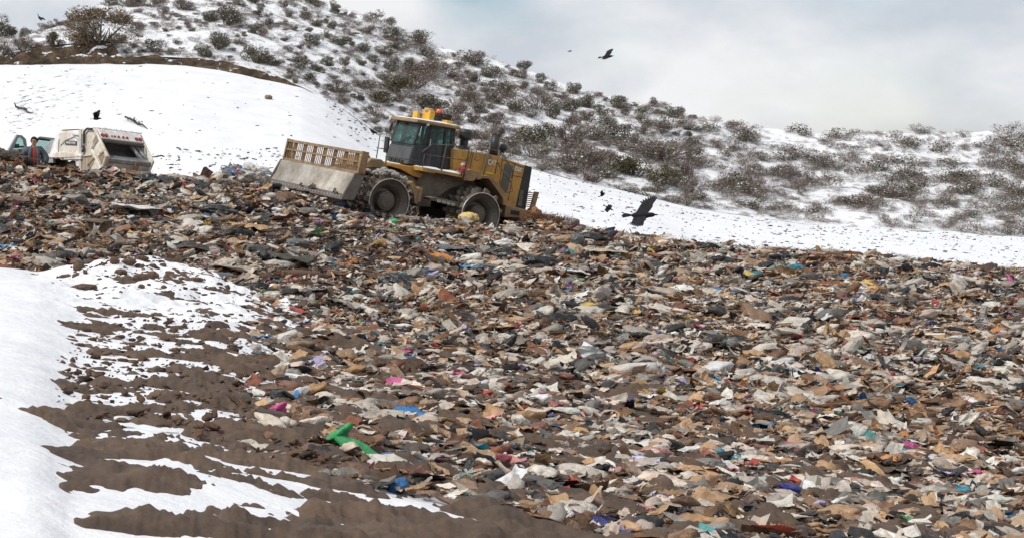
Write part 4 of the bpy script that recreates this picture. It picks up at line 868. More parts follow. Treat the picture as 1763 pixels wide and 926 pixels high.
# chassis and wheels
zg = TK.hit(120, 273, 1, HW)[2]
cz = MB(); cz.box((.2, -.4, gz + .45), (5.0, .4, gz + .7)); tput(cz, 'chassis', TB)
def twheel(x, y, sgn):
    c = np.array([x, y, gz + .42]); w_ = tput(MB().lathe(c, (0, sgn, 0), [(-.24, .30), (-.24, .40), (-.20, .42), (-.03, .42), (0, .40), (0, .26), (-.06, .24), (-.06, 0)], 30), 'wheel', TB)
    tput(MB().lathe(c, (0, sgn, 0), [(-.05, .24), (-.04, .22), (-.08, .12), (.02, .10), (.02, 0)], 24), 'rim', TS, w_)
for x in (1.15, 4.35):
    twheel(x, HW - .02, 1); twheel(x, -HW + .02, -1)
mf = TK.slab([(129,275),(139,275),(139,287),(131,287)], HW + .05, HW); tput(mf, 'mud_flap', TW, bevel=.02)
# cab with open driver's door
yC = .84
cb = TK.slab([(86,241),(91,240),(91,281),(70,281),(68,276),(80,252)], yC, -yC)
q = TK.side([(92,240.5),(87,241),(80,252),(72,266),(68.5,281),(92,281)], yC); 
fr = MB().prism([yy(p, yC) for p in q], [yy(p, yC - .1) for p in q]); cabt = tput(fr, 'cab', DG, bevel=.02)
q2 = [yy(p, -yC) for p in q]; tput(MB().prism(q2, [p + np.array([0, .08, 0]) for p in q2]), 'cab_side', DG, cabt)
xq = TK.hit(88, 241, 1, yC); xf = TK.hit(62, 250, 1, yC); xz = TK.hit(70, 281, 1, yC)
rf = MB(); rp_ = [(xq[0] - .1, xq[2] - .03), (xq[0] - .1, xq[2] + .05), (xq[0] + .75, xq[2] + .05), (xq[0] + 1.0, xq[2] - .06), (xq[0] + .95, xq[2] - .10), (xq[0] + .7, xq[2] - .02)]
rf.prism([np.array([a_, yC, b_]) for a_, b_ in rp_], [np.array([a_, -yC, b_]) for a_, b_ in rp_]); tput(rf, 'cab_roof', pmat('cab_roof_dark', (.10, .105, .11), .5), cabt, bevel=.03)
for s in (1, -1): tput(MB().tube([(xq[0] + .95, s * (yC - .06), xq[2] - .08), (xq[0] + 1.55, s * (yC - .03), xq[2] - .78)], .06, 7), 'windshield_pillar', TB, cabt)
ws = MB(); ws.prism([(xq[0] + .97, yC - .08, xq[2] - .1), (xq[0] + 1.55, yC - .05, xq[2] - .78), (xq[0] + 1.55, -yC + .05, xq[2] - .78), (xq[0] + .97, -yC + .08, xq[2] - .1)], [(xq[0] + .98, yC - .08, xq[2] - .1), (xq[0] + 1.56, yC - .05, xq[2] - .78), (xq[0] + 1.56, -yC + .05, xq[2] - .78), (xq[0] + .98, -yC + .08, xq[2] - .1)])
TGL = glassmat('truck_glass', (.66, .82, .78), .18); tput(ws, 'windshield', TGL, cabt)
dsh = MB(); dsh.box((xq[0] + 1.2, -yC + .05, xq[2] - 1.2), (xq[0] + 1.6, yC - .05, xq[2] - .74)); tput(dsh, 'dashboard', TB, cabt, bevel=.05)
cx_, cz_ = xq[0] + 1.0, xq[2] - .70; ring = [(cx_ + .07 * math.cos(a), .42 + .2 * math.sin(a), cz_ + .19 * math.cos(a)) for a in np.linspace(0, 2 * math.pi, 22)]; m = MB(); m.tube(ring, .022, 6, False); m.tube([(cx_, .42, cz_), (cx_ + .3, .42, cz_ - .2)], .04, 7); tput(m, 'steering_wheel', TG, cabt)
stt = MB(); stt.box((xq[0] + .15, .05, xq[2] - 1.3), (xq[0] + .65, .75, xq[2] - 1.1)); stt.box((xq[0] + .05, .05, xq[2] - 1.2), (xq[0] + .2, .75, xq[2] - .45)); tput(stt, 'seat', TB, cabt, bevel=.05)
hd_ = MB(); hd_.prism([(xq[0] + 1.5, -yC, xq[2] - 1.6), (xq[0] + 1.5, -yC, xq[2] - .8), (xq[0] + 2.4, -yC + .08, xq[2] - 1.0), (xq[0] + 2.5, -yC + .08, xq[2] - 1.6)], [(xq[0] + 1.5, yC, xq[2] - 1.6), (xq[0] + 1.5, yC, xq[2] - .8), (xq[0] + 2.4, yC - .08, xq[2] - 1.0), (xq[0] + 2.5, yC - .08, xq[2] - 1.6)]); tput(hd_, 'bonnet', DG, cabt, bevel=.08)
fl = MB(); fl.box((xq[0] - .1, -yC, xq[2] - 1.75), (xq[0] + 1.6, yC, xq[2] - 1.35)); tput(fl, 'cab_floor', TG, cabt)
# the door swung open: stands across the truck at the front of the opening
xd = xq[0] + 1.52
dq = [(12.5,275),(13,262),(29.8,232.5),(38,233.5),(45,240),(46.5,250),(44,285),(14,287)]
outer = TK.cross(dq, xd); inner = TK.cross([(22,259),(31.5,237.5),(37.5,237.8),(41.5,241.5),(43,249),(42.5,256.5)], xd)
m = MB()
top_o = TK.cross([(13,262),(29.8,232.5),(38,233.5),(45,240),(46.5,250),(46,259)], xd)
for k in range(5):
    a_, b_, c_, d_ = top_o[k], top_o[k + 1], inner[k + 1], inner[k]; m.prism([a_, b_, c_, d_], [p + np.array([.09, 0, 0]) for p in (a_, b_, c_, d_)])
lowq = TK.cross([(13,262),(22,259),(42.5,256.5),(46,259),(44,290),(12,290)], xd); m.prism(lowq, [p + np.array([.10, 0, 0]) for p in lowq])
door = tput(m, 'door', DG); gl = TK.cross([(22,259),(31.5,237.5),(37.5,237.8),(41.5,241.5),(43,249),(42.5,256.5)], xd)
tput(MB().prism([p + np.array([.04, 0, 0]) for p in gl], [p + np.array([.05, 0, 0]) for p in gl]), 'window', TGL, door)
tr_ = TK.cross([(21.5,262),(41,259),(40,282),(20,284)], xd); tput(MB().prism([p + np.array([-.05, 0, 0]) for p in tr_], [p for p in tr_]), 'door_trim', TB, door)
mr = TK.cross([(23,249),(33.5,248.5),(34,255.5),(22,256)], xd + .25); tput(MB().prism(mr, [p + np.array([.14, 0, 0]) for p in mr]), 'mirror', pmat('mirror_blue', (.03, .12, .20), .25), door, bevel=.02)
ma = TK.cross([(33,253.5),(42,253)], xd + .15); tput(MB().tube(ma, .035, 6), 'mirror_arm', TB, door)
# ------------------------------------------------------------------ person at the open truck door
def skinned(name, pts, edges, radii, m, parent, sub=2):
    me = bpy.data.meshes.new(name); me.from_pydata([tuple(p) for p in pts], edges, []); o = bpy.data.objects.new(name, me); COL.objects.link(o)
    sk = o.modifiers.new('s', 'SKIN'); sk.use_smooth_shade = True
    for i_, r_ in enumerate(radii): me.skin_vertices[0].data[i_].radius = (r_, r_) if not isinstance(r_, tuple) else r_
    me.skin_vertices[0].data[0].use_root = True
    ss = o.modifiers.new('u', 'SUBSURF'); ss.levels = sub; ss.render_levels = sub
    dg = bpy.context.evaluated_depsgraph_get(); dg.update(); me2 = bpy.data.meshes.new_from_object(o.evaluated_get(dg)); COL.objects.unlink(o); bpy.data.objects.remove(o)
    me2.name = name
    me2.materials.clear(); me2.materials.append(m)
    for p in me2.polygons: p.use_smooth = True; p.material_index = 0
    o2 = bpy.data.objects.new(name, me2); COL.objects.link(o2); o2.parent = parent; return o2
Yp = 58.35; foot = P(58.5, 330, Yp); foot[2] = -1.76
H_ = 1.80
pr_ = empty('person', Matrix.Translation(Vector(foot)) @ Matrix.Rotation(R(-78), 4, 'Z') @ Matrix.Scale(1.0, 4))
tag(pr_, 'person in an open grey jacket over a red shirt, with glasses, beside the truck door', 'person')
# local: +X faces the way the person looks; rotated so that the chest turns a little to the camera
SKIN = pmat('skin', (.50, .27, .19), .55, 0, (.42, .2, .14), 5, .3); SHIRT = pmat('red_shirt', (.36, .05, .035), .9, 0, (.26, .04, .03), 6, .4, .3, 25)
JACK = pmat('grey_jacket', (.085, .10, .115), .8, 0, (.05, .06, .07), 3, .5, .5, 14); TROU = pmat('dark_trousers', (.04, .045, .06), .9); HAIR = pmat('dark_hair', (.035, .022, .016), .8, 0, (.06, .04, .03), 20, .5, .5, 60); SHOE = pmat('boot_leather', (.05, .035, .025), .7)
h = H_
# joints (x forward, y left, z up); the right arm (y<0) reaches along the truck, the left hangs bent in its puffy sleeve
J = dict(pel=(0,0,.52*h), bel=(0,0,.60*h), che=(.01,0,.72*h), neb=(.0,0,.825*h), nec=(.015,0,.855*h), hd1=(.03,0,.895*h), hd2=(.035,0,.945*h), hd3=(.03,0,.985*h),
         ls=(0,.19,.785*h), le=(-.04,.34,.635*h), lw=(.12,.30,.53*h), lh=(.17,.28,.50*h), rs=(0,-.19,.785*h), re=(.05,-.40,.68*h), rw=(.22,-.58,.60*h), rh=(.27,-.64,.59*h),
         lhp=(0,.10,.50*h), lk=(.03,.12,.28*h), la=(-.01,.13,.05*h), lt=(.17,.14,.025*h), rhp=(0,-.10,.50*h), rk=(.03,-.12,.28*h), ra=(-.01,-.13,.05*h), rt=(.17,-.14,.025*h))
nm = list(J); ed = [('pel','bel'),('bel','che'),('che','neb'),('neb','nec'),('nec','hd1'),('hd1','hd2'),('hd2','hd3'),('che','ls'),('ls','le'),('le','lw'),('lw','lh'),('che','rs'),('rs','re'),('re','rw'),('rw','rh'),('pel','lhp'),('lhp','lk'),('lk','la'),('la','lt'),('pel','rhp'),('rhp','rk'),('rk','ra'),('ra','rt')]
rad = dict(pel=(.15,.12), bel=(.145,.115), che=(.17,.125), neb=(.075,.07), nec=(.058,.06), hd1=(.085,.10), hd2=(.098,.115), hd3=(.07,.08), ls=.07, le=.05, lw=.034, lh=.04, rs=.07, re=.05, rw=.034, rh=.04, lhp=.095, lk=.062, la=.042, lt=.035, rhp=.095, rk=.062, ra=.042, rt=.035)
body = skinned('body', [J[k] for k in nm], [(nm.index(a), nm.index(b)) for a, b in ed], [rad[k] for k in nm], SKIN, pr_)
def chain(name, pts, radii, m, parent=pr_, sub=2): return skinned(name, pts, [(i_, i_ + 1) for i_ in range(len(pts) - 1)], radii, m, parent, sub)
chain('shirt', [(.045,0,.50*h), (.05,0,.60*h), (.06,0,.72*h), (.03,0,.80*h), (.015,0,.835*h)], [(.16,.12), (.16,.12), (.165,.115), (.13,.09), (.075,.07)], SHIRT)
jn = ['b','m','u','n','ls','le','lm','lw','rs','re','rm','rw']; jp = [(-.06,0,.47*h), (-.06,0,.60*h), (-.055,0,.73*h), (-.045,0,.835*h), (-.01,.21,.79*h), (-.06,.37,.66*h), (.02,.36,.58*h), (.11,.31,.535*h), (-.01,-.21,.79*h), (.05,-.40,.68*h), (.14,-.5,.635*h), (.20,-.565,.605*h)]
je = [(0,1),(1,2),(2,3),(2,4),(4,5),(5,6),(6,7),(2,8),(8,9),(9,10),(10,11)]
skinned('jacket', jp, je, [(.22,.13), (.22,.13), (.22,.13), (.12,.09), .13, .16, .145, .08, .115, .095, .085, .06], JACK, pr_)
for s in (1, -1):
    chain('jacket_front', [(.10, s*.15, .48*h), (.115, s*.145, .60*h), (.12, s*.135, .72*h), (.07, s*.085, .835*h)], [(.06,.08), (.06,.08), (.06,.08), (.05,.05)], JACK)
skinned('trousers', [(0,0,.52*h), (0,.10,.48*h), (.03,.12,.28*h), (-.01,.13,.07*h), (0,-.10,.48*h), (.03,-.12,.28*h), (-.01,-.13,.07*h)], [(0,1),(1,2),(2,3),(0,4),(4,5),(5,6)], [(.17,.14), .115, .082, .07, .115, .082, .07], TROU, pr_)
for s in (1, -1): chain('boot', [(-.04, s*.13, .07*h), (.0, s*.13, .035*h), (.10, s*.135, .028*h), (.20, s*.14, .022*h)], [.055, .055, .05, .04], SHOE)
V, F = ICO[3]; hv = V.copy(); keep = ~((V[:, 0] > .30) & (V[:, 2] < .62)) & (V[:, 2] > -.55)
fk = np.array([f for f in F if keep[f].all()]); hp_ = V * np.array([.135, .115, .14]) * (1 + .04 * vnoise(V * 6, 3))[:, None] + np.array([.022, 0, .948 * h])
m = MB(); m.add(hp_, [tuple(f) for f in fk]); ho = m.build('hair', HAIR, pr_, smooth=True); so = ho.modifiers.new('t', 'SOLIDIFY'); so.thickness = .015
fc_ = MB(); fc_.tube([(.125, 0, .955*h), (.155, 0, .937*h), (.13, 0, .93*h)], [.012, .018, .01], 7); nose = fc_.build('nose', SKIN, pr_, smooth=True)
for s in (1, -1):
    m = MB(); m.lathe((.118, s*.036, .952*h), (1, 0, 0), [(0, .014), (.008, .010), (.01, 0)], 10); m.build('eye', pmat('eye_dark', (.05, .03, .02), .2), pr_)
    m = MB(); m.lathe((.01, s*.098, .945*h), (0, s, 0), [(-.01, .028), (.012, .03), (.012, 0)], 12); m.build('ear', SKIN, pr_)
m = MB(); m.tube([(.122, .026, .917*h), (.128, 0, .915*h), (.122, -.026, .917*h)], .007, 5); m.build('mouth', pmat('lips', (.34, .10, .09), .5), pr_)
gm = MB()
for s in (1, -1): gm.tube([(.138, s*.036 + .028*math.cos(a), .953*h + .022*math.sin(a)) for a in np.linspace(0, 2*math.pi, 12)], .0045, 5, False); gm.tube([(.136, s*.062, .955*h), (.03, s*.10, .955*h)], .004, 5)
gm.tube([(.14, .01, .955*h), (.14, -.01, .955*h)], .0045, 5); gm.build('glasses', BLKP, pr_)
for side, wv, hh in ((1, J['lw'], J['lh']), (-1, J['rw'], J['rh'])):
    d = np.array(hh) - np.array(wv); d = d / np.linalg.norm(d); lat = np.cross(d, [0, 0, 1]); lat /= np.linalg.norm(lat)
    for k in range(4):
        o = np.array(hh) + lat * (k - 1.5) * .02; L_ = [.068, .078, .072, .056][k]; chain('finger', [o, o + d * L_ * .5, o + d * L_ * .85 + np.array([0, 0, -L_ * .35])], [.010, .009, .007], SKIN, body, 1)
    o = np.array(wv) + d * .03 + lat * -.03 * side; chain('thumb', [o, o + lat * -.03 * side + d * .03, o + lat * -.035 * side + d * .065], [.012, .010, .008], SKIN, body, 1)
# ------------------------------------------------------------------ crows
CROW = pmat('crow_black', (.008, .008, .010), .6, 0, (.016, .015, .018), 18, .5, .3, 60); CROWW = pmat('crow_wing', (.009, .009, .011), .7, 0, (.022, .02, .023), 9, .5, .3, 40); BEAK = pmat('beak_dark', (.02, .018, .016), .35)
def crow(pos, size, yaw, roll, pitch, label, lw=20, rw=20, sweep=0.0, span=.52, fold=1.0, group=None):
    """size = body length in metres; wings raised by lw / rw degrees"""
    M = Matrix.Translation(Vector(pos)) @ Matrix.Rotation(R(yaw), 4, 'Z') @ Matrix.Rotation(R(-pitch), 4, 'Y') @ Matrix.Rotation(R(roll), 4, 'X') @ Matrix.Scale(size / .62, 4)
    e = empty('crow', M); tag(e, label, 'crow', group)
    b = MB(); b.lathe((-.16, 0, 0), (1, 0, 0), [(0, .012), (.03, .035), (.10, .062), (.20, .075), (.28, .066), (.34, .046), (.385, .044), (.43, .036), (.455, .016), (.46, 0)], 16); b.build('body', CROW, e, smooth=True)
    bk = MB(); bk.tube([(.285, 0, .002), (.325, 0, 0), (.37, 0, -.010)], [.019, .014, .003], 8); bk.build('beak', BEAK, e, smooth=True)
    t = MB()
    for k in range(7):
        a = R(-13 + k * 4.4); d = np.array([-math.cos(a), math.sin(a), 0]); n_ = np.array([d[1], -d[0], 0]); L = .23 - abs(k - 3) * .008; o = np.array([-.12, 0, .002 * k]); w = .016
        t.prism([o - n_ * w * .5, o + n_ * w * .5, o + d * L * .9 + n_ * w, o + d * L, o + d * L * .9 - n_ * w], [p + np.array([0, 0, .004]) for p in (o - n_ * w * .5, o + n_ * w * .5, o + d * L * .9 + n_ * w, o + d * L, o + d * L * .9 - n_ * w)])
    t.build('tail', CROWW, e)
    for s, wa in ((1, lw), (-1, rw)):
        w_ = MB(); a = R(wa); ca, sa = math.cos(a), math.sin(a)
        def q(x, y, z=0): return np.array([x + sweep * y, s * y * ca * fold, y * sa + z])
        k_ = span / .52
        # arm and coverts, then secondaries and fingered primaries
        le = [(.13, .02), (.175, .12), (.20, .22), (.185, .31)]; te = [(-.06, .02), (-.045, .12), (-.02, .22), (.02, .31)]
        for i_ in range(3):
            A = [q(le[i_][0], le[i_][1] * k_, .012), q(le[i_ + 1][0], le[i_ + 1][1] * k_, .012), q(te[i_ + 1][0], te[i_ + 1][1] * k_, .004), q(te[i_][0], te[i_][1] * k_, .004)]
            w_.prism(A, [p - np.array([0, 0, .010]) for p in A])
        for i_ in range(8):
            y0 = .04 + i_ * .034; w_.prism([q(.04, y0 * k_, .003 + .0006 * i_), q(.04, (y0 + .036) * k_, .003 + .0006 * i_), q(-.085 + i_ * .006, (y0 + .042) * k_), q(-.098 + i_ * .006, (y0 + .02) * k_), q(-.085 + i_ * .006, y0 * k_)], [q(.04, y0 * k_, -.003), q(.04, (y0 + .036) * k_, -.003), q(-.085 + i_ * .006, (y0 + .042) * k_, -.003), q(-.098 + i_ * .006, (y0 + .02) * k_, -.003), q(-.085 + i_ * .006, y0 * k_, -.003)])
        for i_ in range(8):
            ang = R(88 - i_ * 10.5); L = (.245 - .017 * max(0, abs(i_ - 2) - 0)) ; r0 = np.array([.165 - i_ * .016, .29]); d = np.array([math.sin(R(2)) + .62 * math.cos(ang + R(10)) * -1 + .12, math.sin(ang)]); d = d / np.linalg.norm(d); n_ = np.array([d[1], -d[0]]); wd_ = .023
            pts = [r0 - n_ * wd_ * .8, r0 + d * L * .6 - n_ * wd_, r0 + d * L * .93 - n_ * wd_ * .5, r0 + d * L, r0 + d * L * .9 + n_ * wd_ * .6, r0 + d * L * .55 + n_ * wd_, r0 + n_ * wd_ * .8]
            A = [q(p[0], p[1] * k_, .004 + .0008 * i_) for p in pts]; w_.prism(A, [p - np.array([0, 0, .005]) for p in A])
        w_.build('wing', CROWW, e)
    return e
crow(P(1101, 371, 35), .66, -30, 38, 3, 'large black crow gliding low with fingered wings over the snow at the right', 2, 16)
crow(P(1043, 98.5, 62), .52, -30, 40, 6, 'black crow banking in the open sky above the right ridge', 0, 24)
crow(P(68, 31, 75), .42, -50, -40, -38, 'black crow diving in the pale sky beside the left tree', 30, 10, -.2, .40)
crow(P(165, 205, 50), .34, -20, 10, 4, 'black crow with raised wings flying just above the refuse truck', 66, 58, .05, .46)
crow(P(980, 88.8, 120), .34, 10, 0, 0, 'tiny distant crow in the sky left of the banking crow', 8, 8)
crow(P(651, 18, 140), .36, 8, 5, 0, 'tiny distant crow in the sky above the middle of the ridge', 6, 6)
crow(P(1036, 337, 58), .28, 30, 20, 20, 'crow with wings lifted over the snow behind the compactor, upper of a pair', 68, 60, 0, .34)
crow(P(1047, 358, 56), .34, -24, 25, -26, 'crow stretched out low over the snow, lower of a pair', 12, -30, -.3, .30)
# crow standing on the slope just left of the compactor mirror
def standing(px, py, Y, size, yaw, label):
    e = empty('crow', Matrix.Translation(Vector(P(px, py, Y))) @ Matrix.Rotation(R(yaw), 4, 'Z') @ Matrix.Scale(size, 4)); tag(e, label, 'crow')
    b = MB(); b.tube([(-.30, 0, .12), (-.16, 0, .15), (-.02, 0, .20), (.10, 0, .27), (.17, 0, .35), (.21, 0, .40), (.25, 0, .42)], [.02, .06, .10, .10, .07, .06, .03], 14); b.build('body', CROW, e, smooth=True)
    m = MB(); m.tube([(.25, 0, .415), (.29, 0, .41), (.35, 0, .39)], [.022, .015, .003], 8); m.build('beak', BEAK, e)
    for s in (1, -1):
        m = MB(); m.prism([(.10, s * .09, .30), (-.05, s * .11, .27), (-.34, s * .04, .13), (-.10, s * .105, .15), (.06, s * .10, .19)], [(.10, s * .11, .30), (-.05, s * .13, .27), (-.34, s * .055, .13), (-.10, s * .125, .15), (.06, s * .12, .19)]); m.build('wing', CROWW, e)
        m = MB(); m.tube([(0, s * .04, .13), (.0, s * .04, 0), (.06, s * .05, -.005)], [.018, .010, .008], 6); m.build('leg', BEAK, e)
standing(643, 233, 76, .62, 200, 'black crow perched on the snow slope just left of the cab mirror')

for _m in (CROW, CROWW): _m.node_tree.nodes['Principled BSDF'].inputs['Specular IOR Level'].default_value = .15
# ------------------------------------------------------------------ scrub on the hill
def leafmat(name):
    m, t, b = newmat(name); a = N(t, 'ShaderNodeVertexColor', layer_name='Col'); t.links.new(a.outputs[0], b.inputs['Base Color']); b.inputs['Roughness'].default_value = .85; b.inputs['Specular IOR Level'].default_value = .2
    return m
LEAF = leafmat('scrub_leaves'); TWIG = pmat('twig_bark', (.13, .10, .08), .9, 0, (.22, .19, .17), 6, .5)
KIN = dict(   # leaf colours, share of snow, share of fine twigs
    J=dict(c=[(.115,.105,.07),(.16,.145,.10),(.075,.07,.05),(.22,.195,.15)], snow=.13, twig=.10, n=3000),
    O=dict(c=[(.085,.078,.032),(.12,.10,.05),(.05,.05,.026),(.16,.13,.07)], snow=.06, twig=.15, n=2600),
    B=dict(c=[(.17,.14,.115),(.24,.20,.17),(.12,.095,.078),(.19,.135,.10)], snow=.07, twig=.75, n=2000),
    S=dict(c=[(.23,.20,.165),(.30,.265,.225),(.17,.145,.12),(.14,.12,.095)], snow=.09, twig=.45, n=1600),
    R=dict(c=[(.20,.155,.10),(.26,.20,.13),(.13,.10,.065),(.17,.13,.085)], snow=.12, twig=.35, n=4200))
def crown(kind, seed, n=None, flat=False, sc_leaf=1.0):
    """unit crown: x,y in -0.5..0.5, z 0..1; returns verts, tris, colours"""
    K = KIN[kind]; g = np.random.default_rng(seed); n = n or K['n']
    nc = 22 if kind == 'R' else g.integers(8, 14) if kind != 'S' else g.integers(5, 9)
    cc = np.stack([g.uniform(-.36, .36, nc), g.uniform(-.32, .32, nc), g.uniform(.10, .72, nc)], 1); cr = g.uniform(.17, .30, nc)
    cc[:, 2] *= 1 - .9 * (cc[:, 0] ** 2 + cc[:, 1] ** 2) * 1.6
    if flat: cc[:, 2] = np.where(g.uniform(0, 1, nc) < .6, g.uniform(.66, .80, nc), g.uniform(.12, .5, nc)); cc[:, 0] *= 1.15
    w = g.integers(0, nc, n); d = g.normal(0, 1, (n, 3)); d /= np.linalg.norm(d, axis=1)[:, None]; r = cr[w] * g.uniform(.35, 1.0, n) ** .6
    p = cc[w] + d * r[:, None] * np.array([1.1, 1.0, .85]); p[:, 2] = np.clip(p[:, 2], .02, 1.15)
    up = (p[:, 2] - cc[w][:, 2]) / cr[w]
    isn = g.uniform(0, 1, n) < K['snow'] * np.clip(.6 + 1.3 * up, 0, 2)
    tw = (g.uniform(0, 1, n) < K['twig']) & ~isn
    s_ = np.where(tw, g.uniform(.08, .20, n), g.uniform(.022, .048, n)) * sc_leaf
    a = d * .5 + g.normal(0, .6, (n, 3)); a[tw] = np.stack([p[tw][:, 0] * 1.4, p[tw][:, 1] * 1.4, np.full(tw.sum(), .75)], 1) + g.normal(0, .3, (tw.sum(), 3)); a /= np.linalg.norm(a, axis=1)[:, None]
    b = np.cross(a, g.normal(0, 1, (n, 3))); b /= np.linalg.norm(b, axis=1)[:, None]
    wd = np.where(tw, .009, s_ * .8)[:, None]; L_ = s_[:, None]
    snw = isn
    a[snw] = np.stack([a[snw][:, 0], a[snw][:, 1], a[snw][:, 2] * .25], 1); b[snw][:, 2] *= .3
    V = np.stack([p - a * L_ * .5 - b * wd * .5, p + a * L_ * .5 - b * wd * .3, p + a * L_ * .5 + b * wd * .5, p - a * L_ * .4 + b * wd * .5], 1).reshape(-1, 3)
    i_ = np.arange(n)[:, None] * 4; F = i_ + np.array([[0, 1, 2, 3]])
    pal = np.array(K['c']); c = pal[g.integers(0, len(pal), n)] * g.uniform(.75, 1.2, (n, 1)); c[isn] = (.80, .82, .86)
    return V, F, np.repeat(c, 4, 0)
def stems(seed, n=7, spread=.32, hgt=.7, r=.022):
    g = np.random.default_rng(seed); m = MB()
    for k in range(n):
        a = g.uniform(0, 6.28); q = np.array([0., 0, -.06]) + np.array([math.cos(a), math.sin(a), 0]) * .03; pts = [q]; d = np.array([math.cos(a) * spread, math.sin(a) * spread, hgt]) * g.uniform(.7, 1.1)
        for j in range(3): q = q + d / 3 + g.normal(0, .035, 3); pts.append(q)
        m.tube(pts, [r, r * .75, r * .5, r * .25], 4)
        for j in (1, 2): m.tube([pts[j], pts[j] + d * .28 + g.normal(0, .09, 3)], [r * .45, r * .2], 3)
    return m
PROTO = {}
def proto(kind, v, flat=False):
    k = (kind, v, flat)
    if k not in PROTO:
        V, F, c = crown(kind, hash_(kind) * 31 + v * 7, flat=flat); f = mesh_np('crown', V, F, LEAF, cols=c); s_ = stems(v * 3 + 5, *((9, .4, .6) if kind in 'B' else (6, .3, .6) if not flat else (8, .5, .7, .03))).build('trunk', TWIG)
        PROTO[k] = (f.data, s_.data); bpy.data.objects.remove(f); bpy.data.objects.remove(s_)
    return PROTO[k]
def hash_(s): return sum(ord(c) for c in s)
NAME = dict(J='juniper_shrub', O='juniper_shrub', B='bare_shrub', S='sagebrush', R='dry_tree')
CATS = dict(J='juniper', O='juniper', B='bare shrub', S='sagebrush', R='tree')
def shrub(px, base, w, h, kind, label, group, v=None, flat=False, name=None, cat=None):
    p = hill_pt(px, base); s = p[1] / FP; W = w * s; H = h * s
    v = random.randint(0, 4) if v is None else v
    e = empty(name or NAME[kind], Matrix.Translation(Vector(p) - Vector((0, 0, .05 * H))) @ Matrix.Rotation(random.uniform(0, 6.28), 4, 'Z') @ Matrix.Diagonal((W * 1.10, W * 1.10, H * 1.22, 1)))
    tag(e, label, cat or CATS[kind], group)
    f, t_ = proto(kind, v, flat)
    for nm_, d in (('crown', f), ('trunk' if kind in 'JOR' else 'stems', t_)):
        o = bpy.data.objects.new(nm_, d); COL.objects.link(o); o.parent = e
    return e
